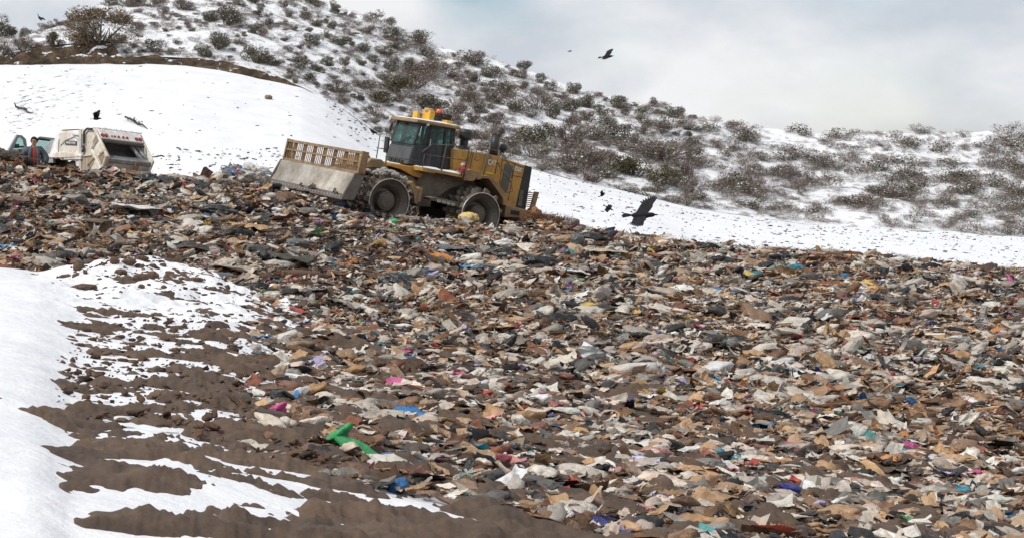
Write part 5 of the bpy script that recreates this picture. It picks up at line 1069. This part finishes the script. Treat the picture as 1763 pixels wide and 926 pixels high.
KEY = [  # px, base py, width, height, kind, label
 (6,66,50,42,'J','open crowned snow dusted juniper tree cut by the left edge against the sky'),
 (92,77,32,29,'O','round olive green juniper standing alone above the left end of the dirt bank'),
 (41,89,34,30,'B','bare brown shrub above the dirt bank, left of the lone olive juniper'),
 (8,93,28,24,'B','low bare shrub at the left edge on top of the dirt bank'),
 (170,74,92,53,'R','big flat topped brown dry tree above the dirt bank'),
 (140,70,34,22,'R','low brown bough mass at the left foot of the big flat topped tree'),
 (268,89,34,27,'J','dark juniper above the narrow neck of the dirt bank'),
 (364,41,32,27,'J','dark juniper left of the tallest juniper near the top of the frame'),
 (395,50,44,40,'J','tallest snow dusted juniper high on the hill with a shaded snow patch beside it'),
 (225,18,48,24,'B','bare thicket on the skyline right of the flat topped tree'),
 (261,18,42,26,'B','bare twiggy shrub on the upper left hill, second from the flat topped tree'),
 (313,24,38,24,'B','bare grey brown shrub at the top of the frame left of the dark junipers'),
 (350,98,34,27,'J','juniper just above the dirt bank, left of a touching pair'),
 (378,92,36,36,'J','juniper just above the dirt bank, right and taller of a touching pair'),
 (440,110,46,38,'J','broad snowy juniper clump above the right arm of the dirt bank'),
 (471,117,36,18,'J','low wide dark juniper at the end of the dirt bank'),
 (519,122,38,25,'J','compact dark juniper on clean snow right of the dirt bank end'),
 (586,83,40,22,'J','dark spreading juniper in the middle of the hill'),
 (626,94,27,20,'J','small round juniper right of the spreading one in mid hill'),
 (560,117,26,18,'J','snow capped small juniper with a tuft below it in the lower middle of the hill'),
 (622,117,21,16,'J','small snow capped round juniper on an open snow patch'),
 (540,82,32,23,'J','snowy juniper left of the spreading dark one in mid hill'),
 (547,50,28,16,'J','low juniper in the dense band of the upper hill'),
 (722,80,28,32,'J','upright dark juniper on the ridge above the beacon side of the cab'),
 (733,96,28,24,'J','juniper directly below the upright ridge one'),
 (744,113,22,30,'J','narrow pale juniper third down from the ridge'),
 (671,68,28,24,'J','rounded juniper just under the ridge left of the upright one'),
 (680,86,26,16,'J','low juniper under the rounded one near the ridge'),
 (706,122,32,33,'J','tall dark juniper right of a twin on the middle right hill'),
 (673,119,26,32,'J','tall brownish juniper left of a twin on the middle right hill'),
 (682,162,54,28,'O','olive juniper among bare twigs above the cab'),
 (655,181,58,25,'O','wide dark olive juniper on the lower hill up and left of the cab'),
 (712,152,74,34,'B','large bare oak thicket above the olive juniper'),
 (738,190,64,36,'J','large snow dusted juniper right behind the cab roof'),
 (784,206,48,38,'B','bare reddish thicket right of the cab roof lights'),
 (580,158,48,21,'B','bare grey thicket low on the hill where the dirt runs out'),
 (624,158,32,19,'B','small bare thicket between the grey one and the olive juniper'),
 (530,142,22,17,'O','small brown tuft of juniper beside the tip of the dirt bank'),
 (903,119,28,17,'J','dome shaped juniper alone on the ridge skyline'),
 (848,128,38,27,'J','juniper below the ridge left of the lone dome'),
 (871,151,30,25,'J','dark round juniper on the upper right hill'),
 (931,136,18,19,'J','small pointed juniper on the skyline right of the dome'),
 (989,153,24,26,'J','tall narrow juniper sticking up from the ridge'),
 (983,190,34,26,'J','dark green round juniper beneath the narrow ridge one'),
 (1006,181,30,30,'J','loose juniper right above the dark green round one'),
 (929,187,38,40,'B','brown bare oak left of the dark green round juniper'),
 (1063,184,40,24,'J','spreading juniper just below the right ridge'),
 (1163,201,32,25,'J','gnarled open topped juniper on the skyline near the right edge'),
 (1124,184,18,16,'B','wispy leafless shrub on the right skyline'),
 (1050,213,32,20,'J','low juniper below the spreading one on the right hill'),
 (815,179,38,32,'B','bare brown thicket above the air intake'),
 (848,173,28,22,'B','reddish leafless shrub right of the brown thicket above the intake'),
 (887,193,28,28,'J','tufted juniper above the exhaust outlet'),
 (953,201,28,34,'J','snowy juniper below the brown bare oak'),
 (912,244,80,44,'J','broad mottled juniper right of the exhaust stack'),
 (978,246,54,46,'B','brown bare oak beside the broad mottled juniper'),
 (1069,237,42,34,'J','dark juniper pair near the centre of the right slope'),
 (920,272,64,28,'S','wide sagebrush mound right of the second air intake'),
 (1003,297,84,48,'B','largest bare oak thicket low on the right slope'),
 (1092,311,68,50,'O','tall olive and brown thicket above the snow at right'),
 (1138,325,48,31,'O','dense green juniper at the foot of the right slope'),
 (1177,319,40,44,'B','leafless oak beside the dense green juniper'),
 (1140,273,94,36,'B','long band of bare oak across the right slope'),
 (1060,331,60,18,'S','left part of the low sage band edging the lower snow'),
 (1118,341,64,22,'S','right part of the low sage band edging the lower snow'),
 (1178,357,64,28,'S','grey sage mound at the right edge above the lower snow'),
 (1196,277,26,36,'J','dark green juniper cut by the right edge of the photo'),
 (1140,231,56,26,'S','snowy sage patch high on the far right slope'),
 (932,295,38,18,'S','low sage clump just right above the compactor rear'),
 (978,301,32,18,'S','round sage clump at the snow edge right of the compactor'),
 (1196,338,36,30,'B','bare shrub at the right edge beneath the dark green juniper'),
 (850,214,46,26,'B','brown twiggy thicket between the two intake stacks'),
 (948,262,40,24,'S','sage clump under the broad mottled juniper'),
]
for k_, (px, bs, w, h, kd, lb) in enumerate(KEY):
    shrub(px, bs, w, h, kd, lb, 'junipers and thickets on the snowy hillside', v=k_ % 5, flat=(kd == 'R' and w > 60), name='juniper_tree' if k_ == 0 else None, cat='juniper tree' if k_ == 0 else None)
# the many small ones nobody can tell apart
g = np.random.default_rng(3); occ = [(px, b - h * .5, max(w, h * 1.6) * .40) for px, b, w, h, *_ in KEY]; cnt = 0; tries = 0
while cnt < 218 and tries < 9000:
    tries += 1; px = g.uniform(0, 1200); r0, s0 = float(Rg_(px)), float(T_(px)); lo = max(r0 + 2, 3); py = g.uniform(lo, s0 - 1)
    dens = .45 + .55 * (px > 380) ; 
    if g.uniform() > dens: continue
    deep = (py - r0) / max(s0 - r0, 1); right = np.clip((px - 640) / 300, 0, 1)
    u = g.uniform(); kd = 'S' if u < .52 - .25 * right else 'B' if u < .72 + .1 * right else 'J'
    w = g.uniform(11, 27) ** 1.0 * (1 + .7 * right * deep); h = w * g.uniform(.42, .85) * (1.15 if kd != 'S' else .85)
    if py - h < -14: continue
    if any((px - a) ** 2 + ((py - h / 2 - b) * 1.5) ** 2 < (c + w * .36) ** 2 for a, b, c in occ): continue
    occ.append((px, py - h / 2, w * .42)); cnt += 1
    zone = 'left shoulder of the hill' if px < 330 else 'middle of the hill' if px < 720 else 'right flank of the hill'
    lab = {'S': 'low grey snow dusted sagebrush on the ' + zone, 'B': 'small bare brown shrub on the ' + zone, 'J': 'small dark snow dusted juniper on the ' + zone}[kd]
    shrub(px, py, w, h, kd, lab, lab + ', small ones')
# tufts of low scrub between them: uncountable; thicker on the right; carried on beyond the photo
TP = [crown('S', 900 + i_, n=90, sc_leaf=2.0) for i_ in range(4)] + [crown('B', 920 + i_, n=80, sc_leaf=2.0) for i_ in range(3)] + [crown('J', 940, n=90, sc_leaf=1.9)]
TB_ = [crown('B', 960 + i_, n=420, sc_leaf=1.5) for i_ in range(3)] + [crown('J', 970 + i_, n=480, sc_leaf=1.4) for i_ in range(2)] + [crown('S', 980, n=380, sc_leaf=1.5)]
Vs, Fs, Cs, nn = [], [], [], 0
def strew(pool, n, x0, x1, w0, w1, bias=1.0):
    global nn
    px = g.uniform(x0, x1, n); r0 = Rg_(px); s0 = T_(px); t = g.uniform(0, 1, n) ** bias; py = r0 + .5 + (s0 - r0 - 1) * t
    cl = n2(px / 38., py / 12., 1.0, 2, 83); keep = cl > g.uniform(-.75, .35, n); P3 = hill_pt(px, py)
    for i_ in np.where(keep)[0]:
        V, F, c = pool[g.integers(0, len(pool))]; w = g.uniform(w0, w1) * P3[i_, 1] / FP; a = g.uniform(0, 6.28); h = w * g.uniform(.35, .7); x, y = V[:, 0] * math.cos(a) - V[:, 1] * math.sin(a), V[:, 0] * math.sin(a) + V[:, 1] * math.cos(a)
        Vs.append(np.stack([x * w, y * w, V[:, 2] * h - .05 * h], 1) + P3[i_]); Fs.append(F + nn); Cs.append(c * g.uniform(.8, 1.15)); nn += len(V)
strew(TP, 8200, -150, 1215, 5, 15); strew(TP, 2600, 560, 1215, 6, 17, .75); strew(TP, 5200, 1205, 2100, 6, 20); strew(TB_, 230, 360, 700, 13, 27); strew(TB_, 90, 180, 420, 11, 22, .5); strew(TB_, 300, 640, 1210, 22, 60, .7); strew(TB_, 700, 1225, 2100, 18, 58, .8); strew(TB_, 30, -250, -40, 16, 40)
tag(mesh_np('scrub', np.concatenate(Vs), np.concatenate(Fs), LEAF, cols=np.concatenate(Cs)), 'low scrub and twigs poking through the snow all over the hillside', 'scrub', kind='stuff')
del Vs, Fs, Cs

# ------------------------------------------------------------------ earth crumbs and blown scraps lying on the snow
sp = Soup(); DK = [(.10, .085, .07), (.15, .12, .095), (.06, .05, .045), (.20, .17, .14)]
def snowspots(n, f, s0, s1, protos, ang=None, fl=.4, fz=.4):
    pts = [f() for _ in range(n)]; px = np.array([p[0] for p in pts]); t = np.array([p[1] for p in pts]); X_ = gridpt(SNG, -900, 2600, px, t); c = np.array(DK)[rg.integers(0, 4, n)]; w = rg.integers(0, len(protos), n); s_ = s0 + (s1 - s0) * rg.uniform(0, 1, n) ** 2
    for i_, pr in enumerate(protos):
        m_ = np.where(w == i_)[0]
        if len(m_): sp.put(pr, X_[m_] + [0, 0, .01], (rg.uniform(0, 3.1, len(m_)) if ang is None else rg.normal(ang, .1, len(m_))), np.stack([s_[m_], s_[m_] * fl, s_[m_] * fz], 1), c[m_], 0, .12)
def inv_t(px, py):
    """slope parameter whose point is seen at row py"""
    tt = np.linspace(0, 1, 90); q = gridpt(SNG, -900, 2600, np.full(90, float(px)), tt); v = HY - FP * q[:, 2] / q[:, 1]; o_ = np.argsort(v); return float(np.interp(py, v[o_], tt[o_]))
def f_right(): px = rg.uniform(905, 2350); return px, min(.98, rg.uniform(0, 1) ** 1.3)
def f_mid(): px = rg.uniform(255, 640); return px, inv_t(px, 300 - 45 * rg.uniform(0, 1) ** 1.2)
def f_leftlow(): px = rg.uniform(255, 520); return px, inv_t(px, rg.uniform(255, 292))
def f_edge(): px = rg.uniform(560, 800); return px, 1 - .35 * rg.uniform(0, 1) ** 1.6
def f_sparse(): px = rg.uniform(0, 600); return px, rg.uniform(.15, .97)
def f_streak():
    row = rg.integers(0, 15); u = rg.uniform(0, 1); px = rg.uniform(-30, 60) + u * rg.uniform(60, 230); py = 236 - row * 6.5 - (px) * .20 + rg.normal(0, 1.0); return px, inv_t(px, max(120, py))
snowspots(1800, f_right, .02, .10, SB[:6]); snowspots(110, f_mid, .02, .10, SB[:6]); snowspots(90, f_leftlow, .03, .13, SB[:6]); snowspots(260, f_edge, .03, .12, SB[:6]); snowspots(90, f_sparse, .03, .10, SB[:6])
snowspots(200, f_streak, .05, .26, SB[:6], ang=.95, fl=.10, fz=.03)
def f_stk2():
    k = rg.integers(0, 9); px0 = [10, 30, 45, 20, 60, 90, 40, 105, 0][k]; py0 = [190, 178, 196, 214, 262, 172, 168, 252, 232][k]; u = rg.uniform(0, 1); px = px0 + u * 55; return px, inv_t(px, py0 - u * 16 + rg.normal(0, .5))
snowspots(110, f_stk2, .05, .22, SB[:6], ang=.95, fl=.10, fz=.03)
tag(sp.build('earth_crumbs', [M_MATTE]), 'dark crumbs of earth and blown scraps speckling the snow slope', 'crumbs', kind='stuff'); del sp
# two fallen boughs and a stone on the slope
BARK = pmat('dead_bark', (.045, .038, .032), .9, 0, (.08, .068, .056), 8, .5, .5, 30)
def on_snow(px, py): q = snow_pt(np.array(float(px)), inv_t(px, py)); return np.array([float(v) for v in q])
def bough(a, b, label, seed):
    A, B = on_snow(*a), on_snow(*b); g2 = np.random.default_rng(seed); M = Matrix.Translation(Vector(A)); e = empty('fallen_branch', M); tag(e, label, 'branch')
    d = B - A; pts = [d * t + g2.normal(0, .09, 3) + np.array([0, 0, .10]) for t in np.linspace(0, 1, 6)]; m = MB().tube(pts, [.015, .04, .055, .05, .035, .015], 6); m.build('limb', BARK, e)
    for k in range(9):
        t = g2.uniform(.05, .8); p = d * t + np.array([0, 0, .1]); q = p + d * g2.uniform(-.22, .1) + np.array([0, g2.normal(0, .2), g2.uniform(.0, .2)]); MB().tube([p, (p + q) / 2 + g2.normal(0, .04, 3), q], [.025, .02, .008], 4).build('twig', BARK, e)
bough((25,188), (56,198), 'dead branch lying on the snow slope near the left edge above the truck cab', 1)
bough((216,206), (254,224), 'long dead branch lying on the snow slope right above the truck hopper', 2)
p = on_snow(462, 171); m = MB(); V, F = crumple(2, 777, .25, (1, .8, .65)); m.add(V * .17 + [0, 0, .08], [tuple(f) for f in F]); e = m.build('stone', pmat('stone_tan', (.24, .18, .12), .9, 0, (.14, .1, .07), 4, .5, .5, 20), smooth=True); e.location = p; tag(e, 'single tan stone alone on the clean snow slope', 'stone')
# ------------------------------------------------------------------ single pieces of refuse that stand out
def on_field(px, py):
    """point of the refuse surface seen at (px, py)"""
    Y = np.linspace(26, 62.5, 400); x = (px - CX) / FP * Y; v = HY - FP * hzn(x, Y) / Y; i_ = np.argmin(np.abs(v - py)); return np.array([x[i_], Y[i_], float(hzn(x[i_], Y[i_]))])
def fmat(name, c, rough=.5, trans=0, n=.35): 
    m = pmat(name, c, rough, 0, tuple(v * .45 for v in c), 4, .45, .8, 14); return m
MT = dict(blue=fmat('blue_film', (.03, .28, .55), .35), dblue=fmat('dark_blue_cloth', (.03, .06, .16)), tan=fmat('tan_cloth', (.46, .30, .15), .8), card=fmat('cardboard', (.50, .33, .18), .8), sack=fmat('burlap', (.15, .105, .07), .95), black=fmat('black_film', (.02, .021, .023), .28), grey=fmat('grey_film', (.13, .135, .14), .4),
          white=fmat('white_film', (.66, .65, .62), .4), cream=fmat('cream_cloth', (.50, .44, .35), .8), pink=fmat('pink_cloth', (.66, .16, .36), .7), green=fmat('green_plastic', (.03, .42, .13), .35), lime=fmat('lime_plastic', (.50, .62, .12), .4), red=fmat('red_plastic', (.58, .05, .05), .45), lilac=fmat('pale_blue_paper', (.55, .58, .80), .7),
          orange=fmat('orange_plastic', (.70, .26, .06), .45), brown=fmat('brown_carpet', (.13, .075, .045), .95), wood=fmat('split_wood', (.46, .32, .18), .85), dgreen=fmat('dark_canvas', (.075, .075, .062), .9), rust=fmat('rusty_red_cloth', (.26, .07, .055), .85), yel=fmat('yellow_sack', (.66, .48, .17), .6), mag=fmat('magenta_film', (.55, .07, .34), .5), teal=fmat('teal_plastic', (.03, .34, .40), .35))
GRP = 'larger pieces of refuse lying on the landfill'
def item(px, py, w, h, form, m, name, cat, label, rot=0.0, seed=0, lift=.0):
    p = on_field(px, py + h * .32); s = p[1] / FP; lift += float(np.clip((HY - FP * p[2] / p[1] - (py + h * .32)) * s, 0, .55)); W = w * s; H = h * s; mb = MB()
    if form == 'bag': V, F = crumple(3, 800 + seed, .42, (1, .75, 1)); V = V * np.array([W * .5, W * .40, H * .52]); V[:, 2] = np.maximum(V[:, 2], -.25 * H); z = H * .30
    elif form == 'cloth': V, F = sheet(19, 15, 830 + seed, .30); V = V * np.array([W * .52, W * .55, H * .75]); z = H * .28
    elif form == 'flat': V, F = sheet(9, 7, 860 + seed, .10); V = V * np.array([W * .5, W * .5, H * .5]); V[:, 2] += V[:, 1] * .35; z = H * .35
    elif form == 'box':
        V, F = boxp(W * .42, W * .34, H * .36, seed); z = H * .36
    elif form == 'plank': V, F = boxp(W * .5, .09, .035, seed); z = H * .3
    elif form == 'roll':
        mb.tube([(-W * .5, 0, 0), (-W * .2, .03, H * .1), (W * .2, -.02, 0), (W * .5, .03, -H * .08)], [H * .30, H * .42, H * .44, H * .3], 14); V = mb.V[0]; mb = MB(); mb.tube([(-W * .5, 0, 0), (-W * .2, .03, H * .1), (W * .2, -.02, 0), (W * .5, .03, -H * .08)], [H * .30, H * .42, H * .44, H * .3], 14); V = None; z = H * .32
    elif form == 'plate': mb.lathe((0, 0, 0), (.15, -.35, .9), [(0, 0), (.0, W * .38), (.03, W * .5), (.02, W * .5), (-.012, W * .38), (-.012, 0)], 20); V = None; z = H * .4
    if V is not None: mb.add(V, [tuple(f) for f in F])
    o = mb.build(name, MT[m], smooth=form in ('bag', 'cloth', 'roll')); o.location = p + [0, 0, z + .05 + lift]; o.rotation_euler = (0, R(6), rot)
    if form == 'box':
        for s_ in (1, -1): 
            V, F = boxp(W * .40, W * .12, .012, seed); f_ = MB().add(V + [0, s_ * W * .42, H * .42 + .02], [tuple(f) for f in F]).build('flap', MT[m], o); f_.rotation_euler = (R(-14 * s_), 0, 0)
    if form in ('cloth', 'flat'): sd_ = o.modifiers.new('t', 'SOLIDIFY'); sd_.thickness = .015
    tag(o, label, cat, GRP); return o
IT = [
 (812,464,32,17,'cloth','blue','plastic_tarp','tarp','bright blue crumpled tarp near the bottom centre of the heap'),
 (16,429,34,14,'cloth','blue','plastic_sheet','sheet','bright blue torn sheet at the left edge of the heap'),
 (420,393,76,22,'cloth','tan','cloth_sack','sack','long tan cloth sack in the middle of the refuse below the black bag'),
 (577,379,28,15,'box','card','cardboard_box','box','open tan cardboard box below the blade end of the front drum'),
 (170,392,44,26,'box','sack','burlap_bale','bale','dark brown square burlap bale on the left part of the heap'),
 (380,368,54,20,'bag','black','garbage_bag','bag','dull black garbage bag left of the long tan sack'),
 (250,364,96,24,'cloth','white','plastic_sheet','sheet','long white torn plastic sheet left of centre on the heap'),
 (808,378,30,15,'bag','yel','yellow_sack','sack','yellow tan sack leaning against the rear drum wheel'),
 (253,311,38,16,'bag','black','garbage_bag','bag','shiny black garbage bag on the crest right of the truck'),
 (214,306,26,14,'bag','black','garbage_bag','bag','black garbage bag directly under the truck hopper'),
 (173,317,18,12,'bag','black','garbage_bag','bag','small black bag below the ribbed truck side'),
 (405,303,26,15,'bag','white','plastic_bag','bag','white plastic bag leftmost of the heap beside the blade'),
 (426,294,24,18,'bag','white','plastic_bag','bag','white plastic bag on top of the heap beside the blade'),
 (449,298,28,17,'bag','white','plastic_bag','bag','white plastic bag touching the far end of the push blade'),
 (437,309,30,15,'bag','white','plastic_bag','bag','pale bag at the foot of the white heap beside the blade'),
 (482,378,30,12,'cloth','pink','pink_cloth','cloth','pink cloth lying below the far end of the blade'),
 (549,385,12,8,'cloth','mag','plastic_scrap','scrap','small magenta scrap between the pink cloth and the cardboard box'),
 (679,384,14,8,'bag','green','plastic_bottle','container','crushed green plastic container below the front drum'),
 (82,452,64,15,'roll','white','foam_roll','roll','dirty white rolled foam at the lower left beside the snow bank'),
 (606,443,20,12,'flat','lilac','paper_sheet','paper','pale lilac blue paper in the lower middle of the heap'),
 (664,458,26,9,'cloth','mag','plastic_scrap','scrap','magenta strip of film right of the pale paper'),
 (622,452,24,6,'cloth','lime','plastic_scrap','scrap','lime green strip between the pale paper and the magenta strip'),
 (866,440,48,19,'bag','black','garbage_bag','bag','ribbed black bag right of centre above the blue tarp'),
 (994,418,22,20,'bag','grey','plastic_bag','bag','clear greyish bag standing up on the right of the heap'),
 (984,470,58,15,'cloth','white','plastic_sheet','sheet','white flat sheet in the lower right of the heap'),
 (686,487,48,26,'bag','black','garbage_bag','bag','round black bag at the bottom centre of the photo'),
 (530,478,84,18,'roll','brown','carpet_roll','carpet','dark brown rolled carpet at the bottom of the heap'),
 (370,477,50,18,'cloth','grey','plastic_sheet','sheet','dark grey sheet next to the right end of the snow bank'),
 (404,466,84,22,'cloth','cream','blanket','blanket','cream blanket beside the right end of the snow bank'),
 (502,450,84,30,'cloth','dgreen','canvas','canvas','large dark crumpled canvas left of the pale paper'),
 (510,424,36,18,'bag','grey','garbage_bag','bag','dark grey bag above the crumpled canvas'),
 (1116,458,42,16,'bag','grey','garbage_bag','bag','dark grey bag at the right of the heap'),
 (905,425,22,18,'cloth','rust','cloth_scrap','cloth','rusty red cloth right of the ribbed black bag'),
 (936,388,14,9,'cloth','orange','plastic_scrap','scrap','orange scrap on the crest right of the compactor'),
 (457,348,18,8,'plate','white','foam_plate','plate','round white foam plate below the far end of the blade'),
 (870,422,28,15,'bag','white','plastic_bag','bag','whitish bag above the ribbed black bag'),
 (165,429,66,9,'plank','wood','wooden_plank','plank','long pale plank on the left of the heap above the snow bank'),
 (252,383,22,12,'plank','wood','wooden_plank','plank','short pale plank right of the burlap bale'),
 (225,397,22,12,'cloth','red','plastic_scrap','scrap','bright red scrap right of the burlap bale'),
 (164,364,28,12,'cloth','rust','cloth_scrap','cloth','dark red cloth above the burlap bale'),
 (118,386,20,8,'cloth','red','plastic_scrap','scrap','thin red scrap left of the burlap bale'),
 (707,398,24,10,'cloth','teal','plastic_scrap','scrap','teal blue film below the gap between the drums'),
 (1018,412,44,16,'bag','black','garbage_bag','bag','black bag in the right of the heap below the crest brush'),
 (740,474,34,13,'bag','dblue','cloth_bundle','bundle','navy cloth bundle left of the blue tarp'),
 (785,430,56,14,'cloth','grey','plastic_sheet','sheet','grey sheet above the blue tarp'),
 (1040,436,70,18,'cloth','cream','blanket','blanket','cream coloured ragged blanket in the right of the heap'),
 (330,430,60,16,'cloth','dgreen','canvas','canvas','dark ragged canvas above the snow bank'),
 (340,346,30,14,'flat','card','cardboard_sheet','cardboard','flat orange brown cardboard right of the white sheet'),
 (930,452,50,16,'bag','black','garbage_bag','bag','flattened black bag in the lower right of the heap'),
]
for k_, (px, py, w, h, fo_, mt, nm_, ct, lb) in enumerate(IT): item(px, py, w, h, fo_, mt, nm_, ct, lb, rot=[0, .2, -.15, .35, -.3][k_ % 5], seed=k_)
# boards lying on the crest in front of the person
def board(a, b, Y0, Y1, wd, label, m='wood'):
    A, B = P(*a, Y0), P(*b, Y1); d = B - A; L = np.linalg.norm(d); o = MB().box((-L / 2, -wd / 2, -.025), (L / 2, wd / 2, .025)).build('board', MT[m], bevel=.005); o.location = (A + B) / 2; o.rotation_euler = Vector(d).to_track_quat('X', 'Z').to_euler(); tag(o, label, 'board', 'boards on the crest in front of the person'); return o
board((8,277.5), (28,280), 56.9, 56.6, .18, 'short pale board on the dark crest at the left edge')
board((36,272.5), (72,276), 57.0, 56.8, .12, 'thin brown board right in front of the person', 'brown')
board((64,286), (124,292), 56.2, 56.5, .22, 'long tan board below the truck side box', 'card')
board((22,266), (33,258), 57.1, 57.5, .10, 'broken board end sticking up before the open truck door', 'sack')
# dark earth ridge at the left end of the crest
rdg = MB(); 
for k in range(60):
    px = random.uniform(-60, 46); V, F = crumple(2, 1400 + k, .4, (1, .8, .5)); s_ = random.uniform(.14, .34); q = P(px, np.interp(px, [-60, 0, 25, 46], [258, 263, 268, 276]) + random.uniform(1, 7), random.uniform(56.6, 57.6)); rdg.add(V * s_ + q, [tuple(f) for f in F])
tag(rdg.build('dirt_ridge', pmat('dark_earth', (.045, .034, .026), .95, 0, (.09, .07, .05), 3, .5, .7, 14)), 'dark crumbly earth ridge on the crest at the left edge', 'earth', kind='stuff')
# clods of earth on the snow bank
CLOD = pmat('clod_earth', (.15, .085, .052), .95, 0, (.075, .045, .03), 3, .6, .9, 16)
def on_bank(px, py):
    best = None
    for t in np.linspace(0, .5, 260):
        q = bank2(np.array(float(px)), t).ravel()
        v = HY - FP * q[2] / q[1]
        if best is None or abs(v - py) < best[0]: best = (abs(v - py), t)
    t = best[1]; pxx = px
    for _ in range(6):
        q = bank2(np.array(float(pxx)), t).ravel(); pxx += (px - (CX + FP * q[0] / q[1])) * .7
    return bank2(np.array(float(pxx)), t).ravel()
CL = [(241,481,26,17,'largest reddish earth clod on the foreground snow bank'),(262,477,24,17,'big brown clod touching the right side of the largest clod'),(136,463,18,20,'tall brown clod at the left crest of the snow bank'),(293,478,16,12,'brown clod right of the two biggest ones'),
      (208,472,22,10,'flat tilted clod left of the two biggest ones'),(112,482,22,10,'tilted brown clod low on the left of the snow bank'),(54,481,32,13,'wide grey brown stone half buried beside the smooth snow'),(147,473,8,8,'small round clod under the tall brown one'),
      (198,453,16,11,'dark clod near the top of the snow bank'),(222,453,24,10,'pair of joined dark clods at the top of the bank'),(245,447,22,9,'brown clod on the top edge of the bank'),(155,455,11,10,'clod right beside the tall brown one'),
      (130,480,10,8,'little clod in the lower left of the bank'),(280,459,14,8,'flat dark clod on the upper right of the bank'),(313,483,12,6,'small clod on the right of the bank'),(340,482,18,7,'flat reddish clod at the far right of the bank'),
      (243,496,12,8,'clod below the largest one'),(282,495,9,6,'tiny clod at the bottom right of the bank'),(90,495,9,9,'grey pebble in the smooth lower left snow'),(145,500,44,9,'long dark strip of earth at the bottom of the photo'),
      (104,490,9,6,'small brown crumb right of the grey pebble'),(172,486,8,5,'small crumb in the middle of the bank'),(263,459,12,7,'brown clod just under the top edge'),(335,500,10,5,'crumb at the bottom right end of the bank')]
for k_, (px, py, w, h, lb) in enumerate(CL):
    q = on_bank(px, py + h * .3); s = q[1] / FP; V, F = crumple(3, 1600 + k_, .3, (1, .85, 1)); o = MB().add(V * np.array([w * s * .46, w * s * .40, h * s * .55]), [tuple(f) for f in F]).build('earth_clod', CLOD, smooth=False); o.location = q + np.array([0, 0, h * s * .12 + .045]); tag(o, lb, 'clod', 'clods on the foreground snow bank')
# crumbs and clods strewn over the bank and the muddy foreground
sp = Soup(); n = 7500; px = np.where(rg.uniform(0, 1, n) < .3, rg.uniform(95, 440, n), rg.uniform(-150, 1900, n)); t = rg.uniform(0, 1, n) ** 1.6 * .62
Q = gridpt(BKG, -420, 2050, px, t / .62); s_ = .012 + .055 * rg.uniform(0, 1, n) ** 3.2
vis = (CX + FP * Q[:, 0] / Q[:, 1]); vy = HY - FP * Q[:, 2] / Q[:, 1]; keep = ~((vis < 95) & (rg.uniform(0, 1, n) < .9)) & ~((vy < 505) & (rg.uniform(0, 1, n) < .25))
cl = np.array([(.13, .075, .045), (.09, .055, .035), (.17, .11, .07), (.06, .04, .03)])[rg.integers(0, 4, n)]
for i_ in range(6):
    m_ = np.where((rg.integers(0, 6, n) == i_) & keep)[0]; sp.put(SB[i_], Q[m_] + [0, 0, .035], rg.uniform(0, 6.28, len(m_)), np.stack([s_[m_], s_[m_] * .8, s_[m_] * .6], 1), cl[m_], 0, .3)
# a few shreds of refuse that slid down onto the mud
n = 15000; px = 430 + 1570 * rg.uniform(0, 1, n) ** .8; t = rg.uniform(0, 1, n) ** 1.5 * .62; Q = gridpt(BKG, -420, 2050, px, t / .62); c, _k = pick(n, px, Q[:, 1], (30, 22, 20, 8, 12, 8)); pool = SH + SH[:6] + STT[:4] + LB[:6] + ST[:4] + BS[:3]
wch = rg.integers(0, len(pool), n); s_ = .025 + .17 * rg.uniform(0, 1, n) ** 2.5
for i_, pr in enumerate(pool):
    m_ = np.where(wch == i_)[0]; sp.put(pr, Q[m_] + [0, 0, .01], rg.uniform(0, 6.28, len(m_)), np.stack([s_[m_] * 1.15, s_[m_] * rg.uniform(.5, 1, len(m_)), s_[m_] * .8], 1), c[m_], int(i_ % 2), .25)
tag(sp.build('earth_debris', [M_MATTE, M_FILM]), 'crumbs of earth and shreds of refuse strewn over the foreground bank', 'debris', kind='stuff')
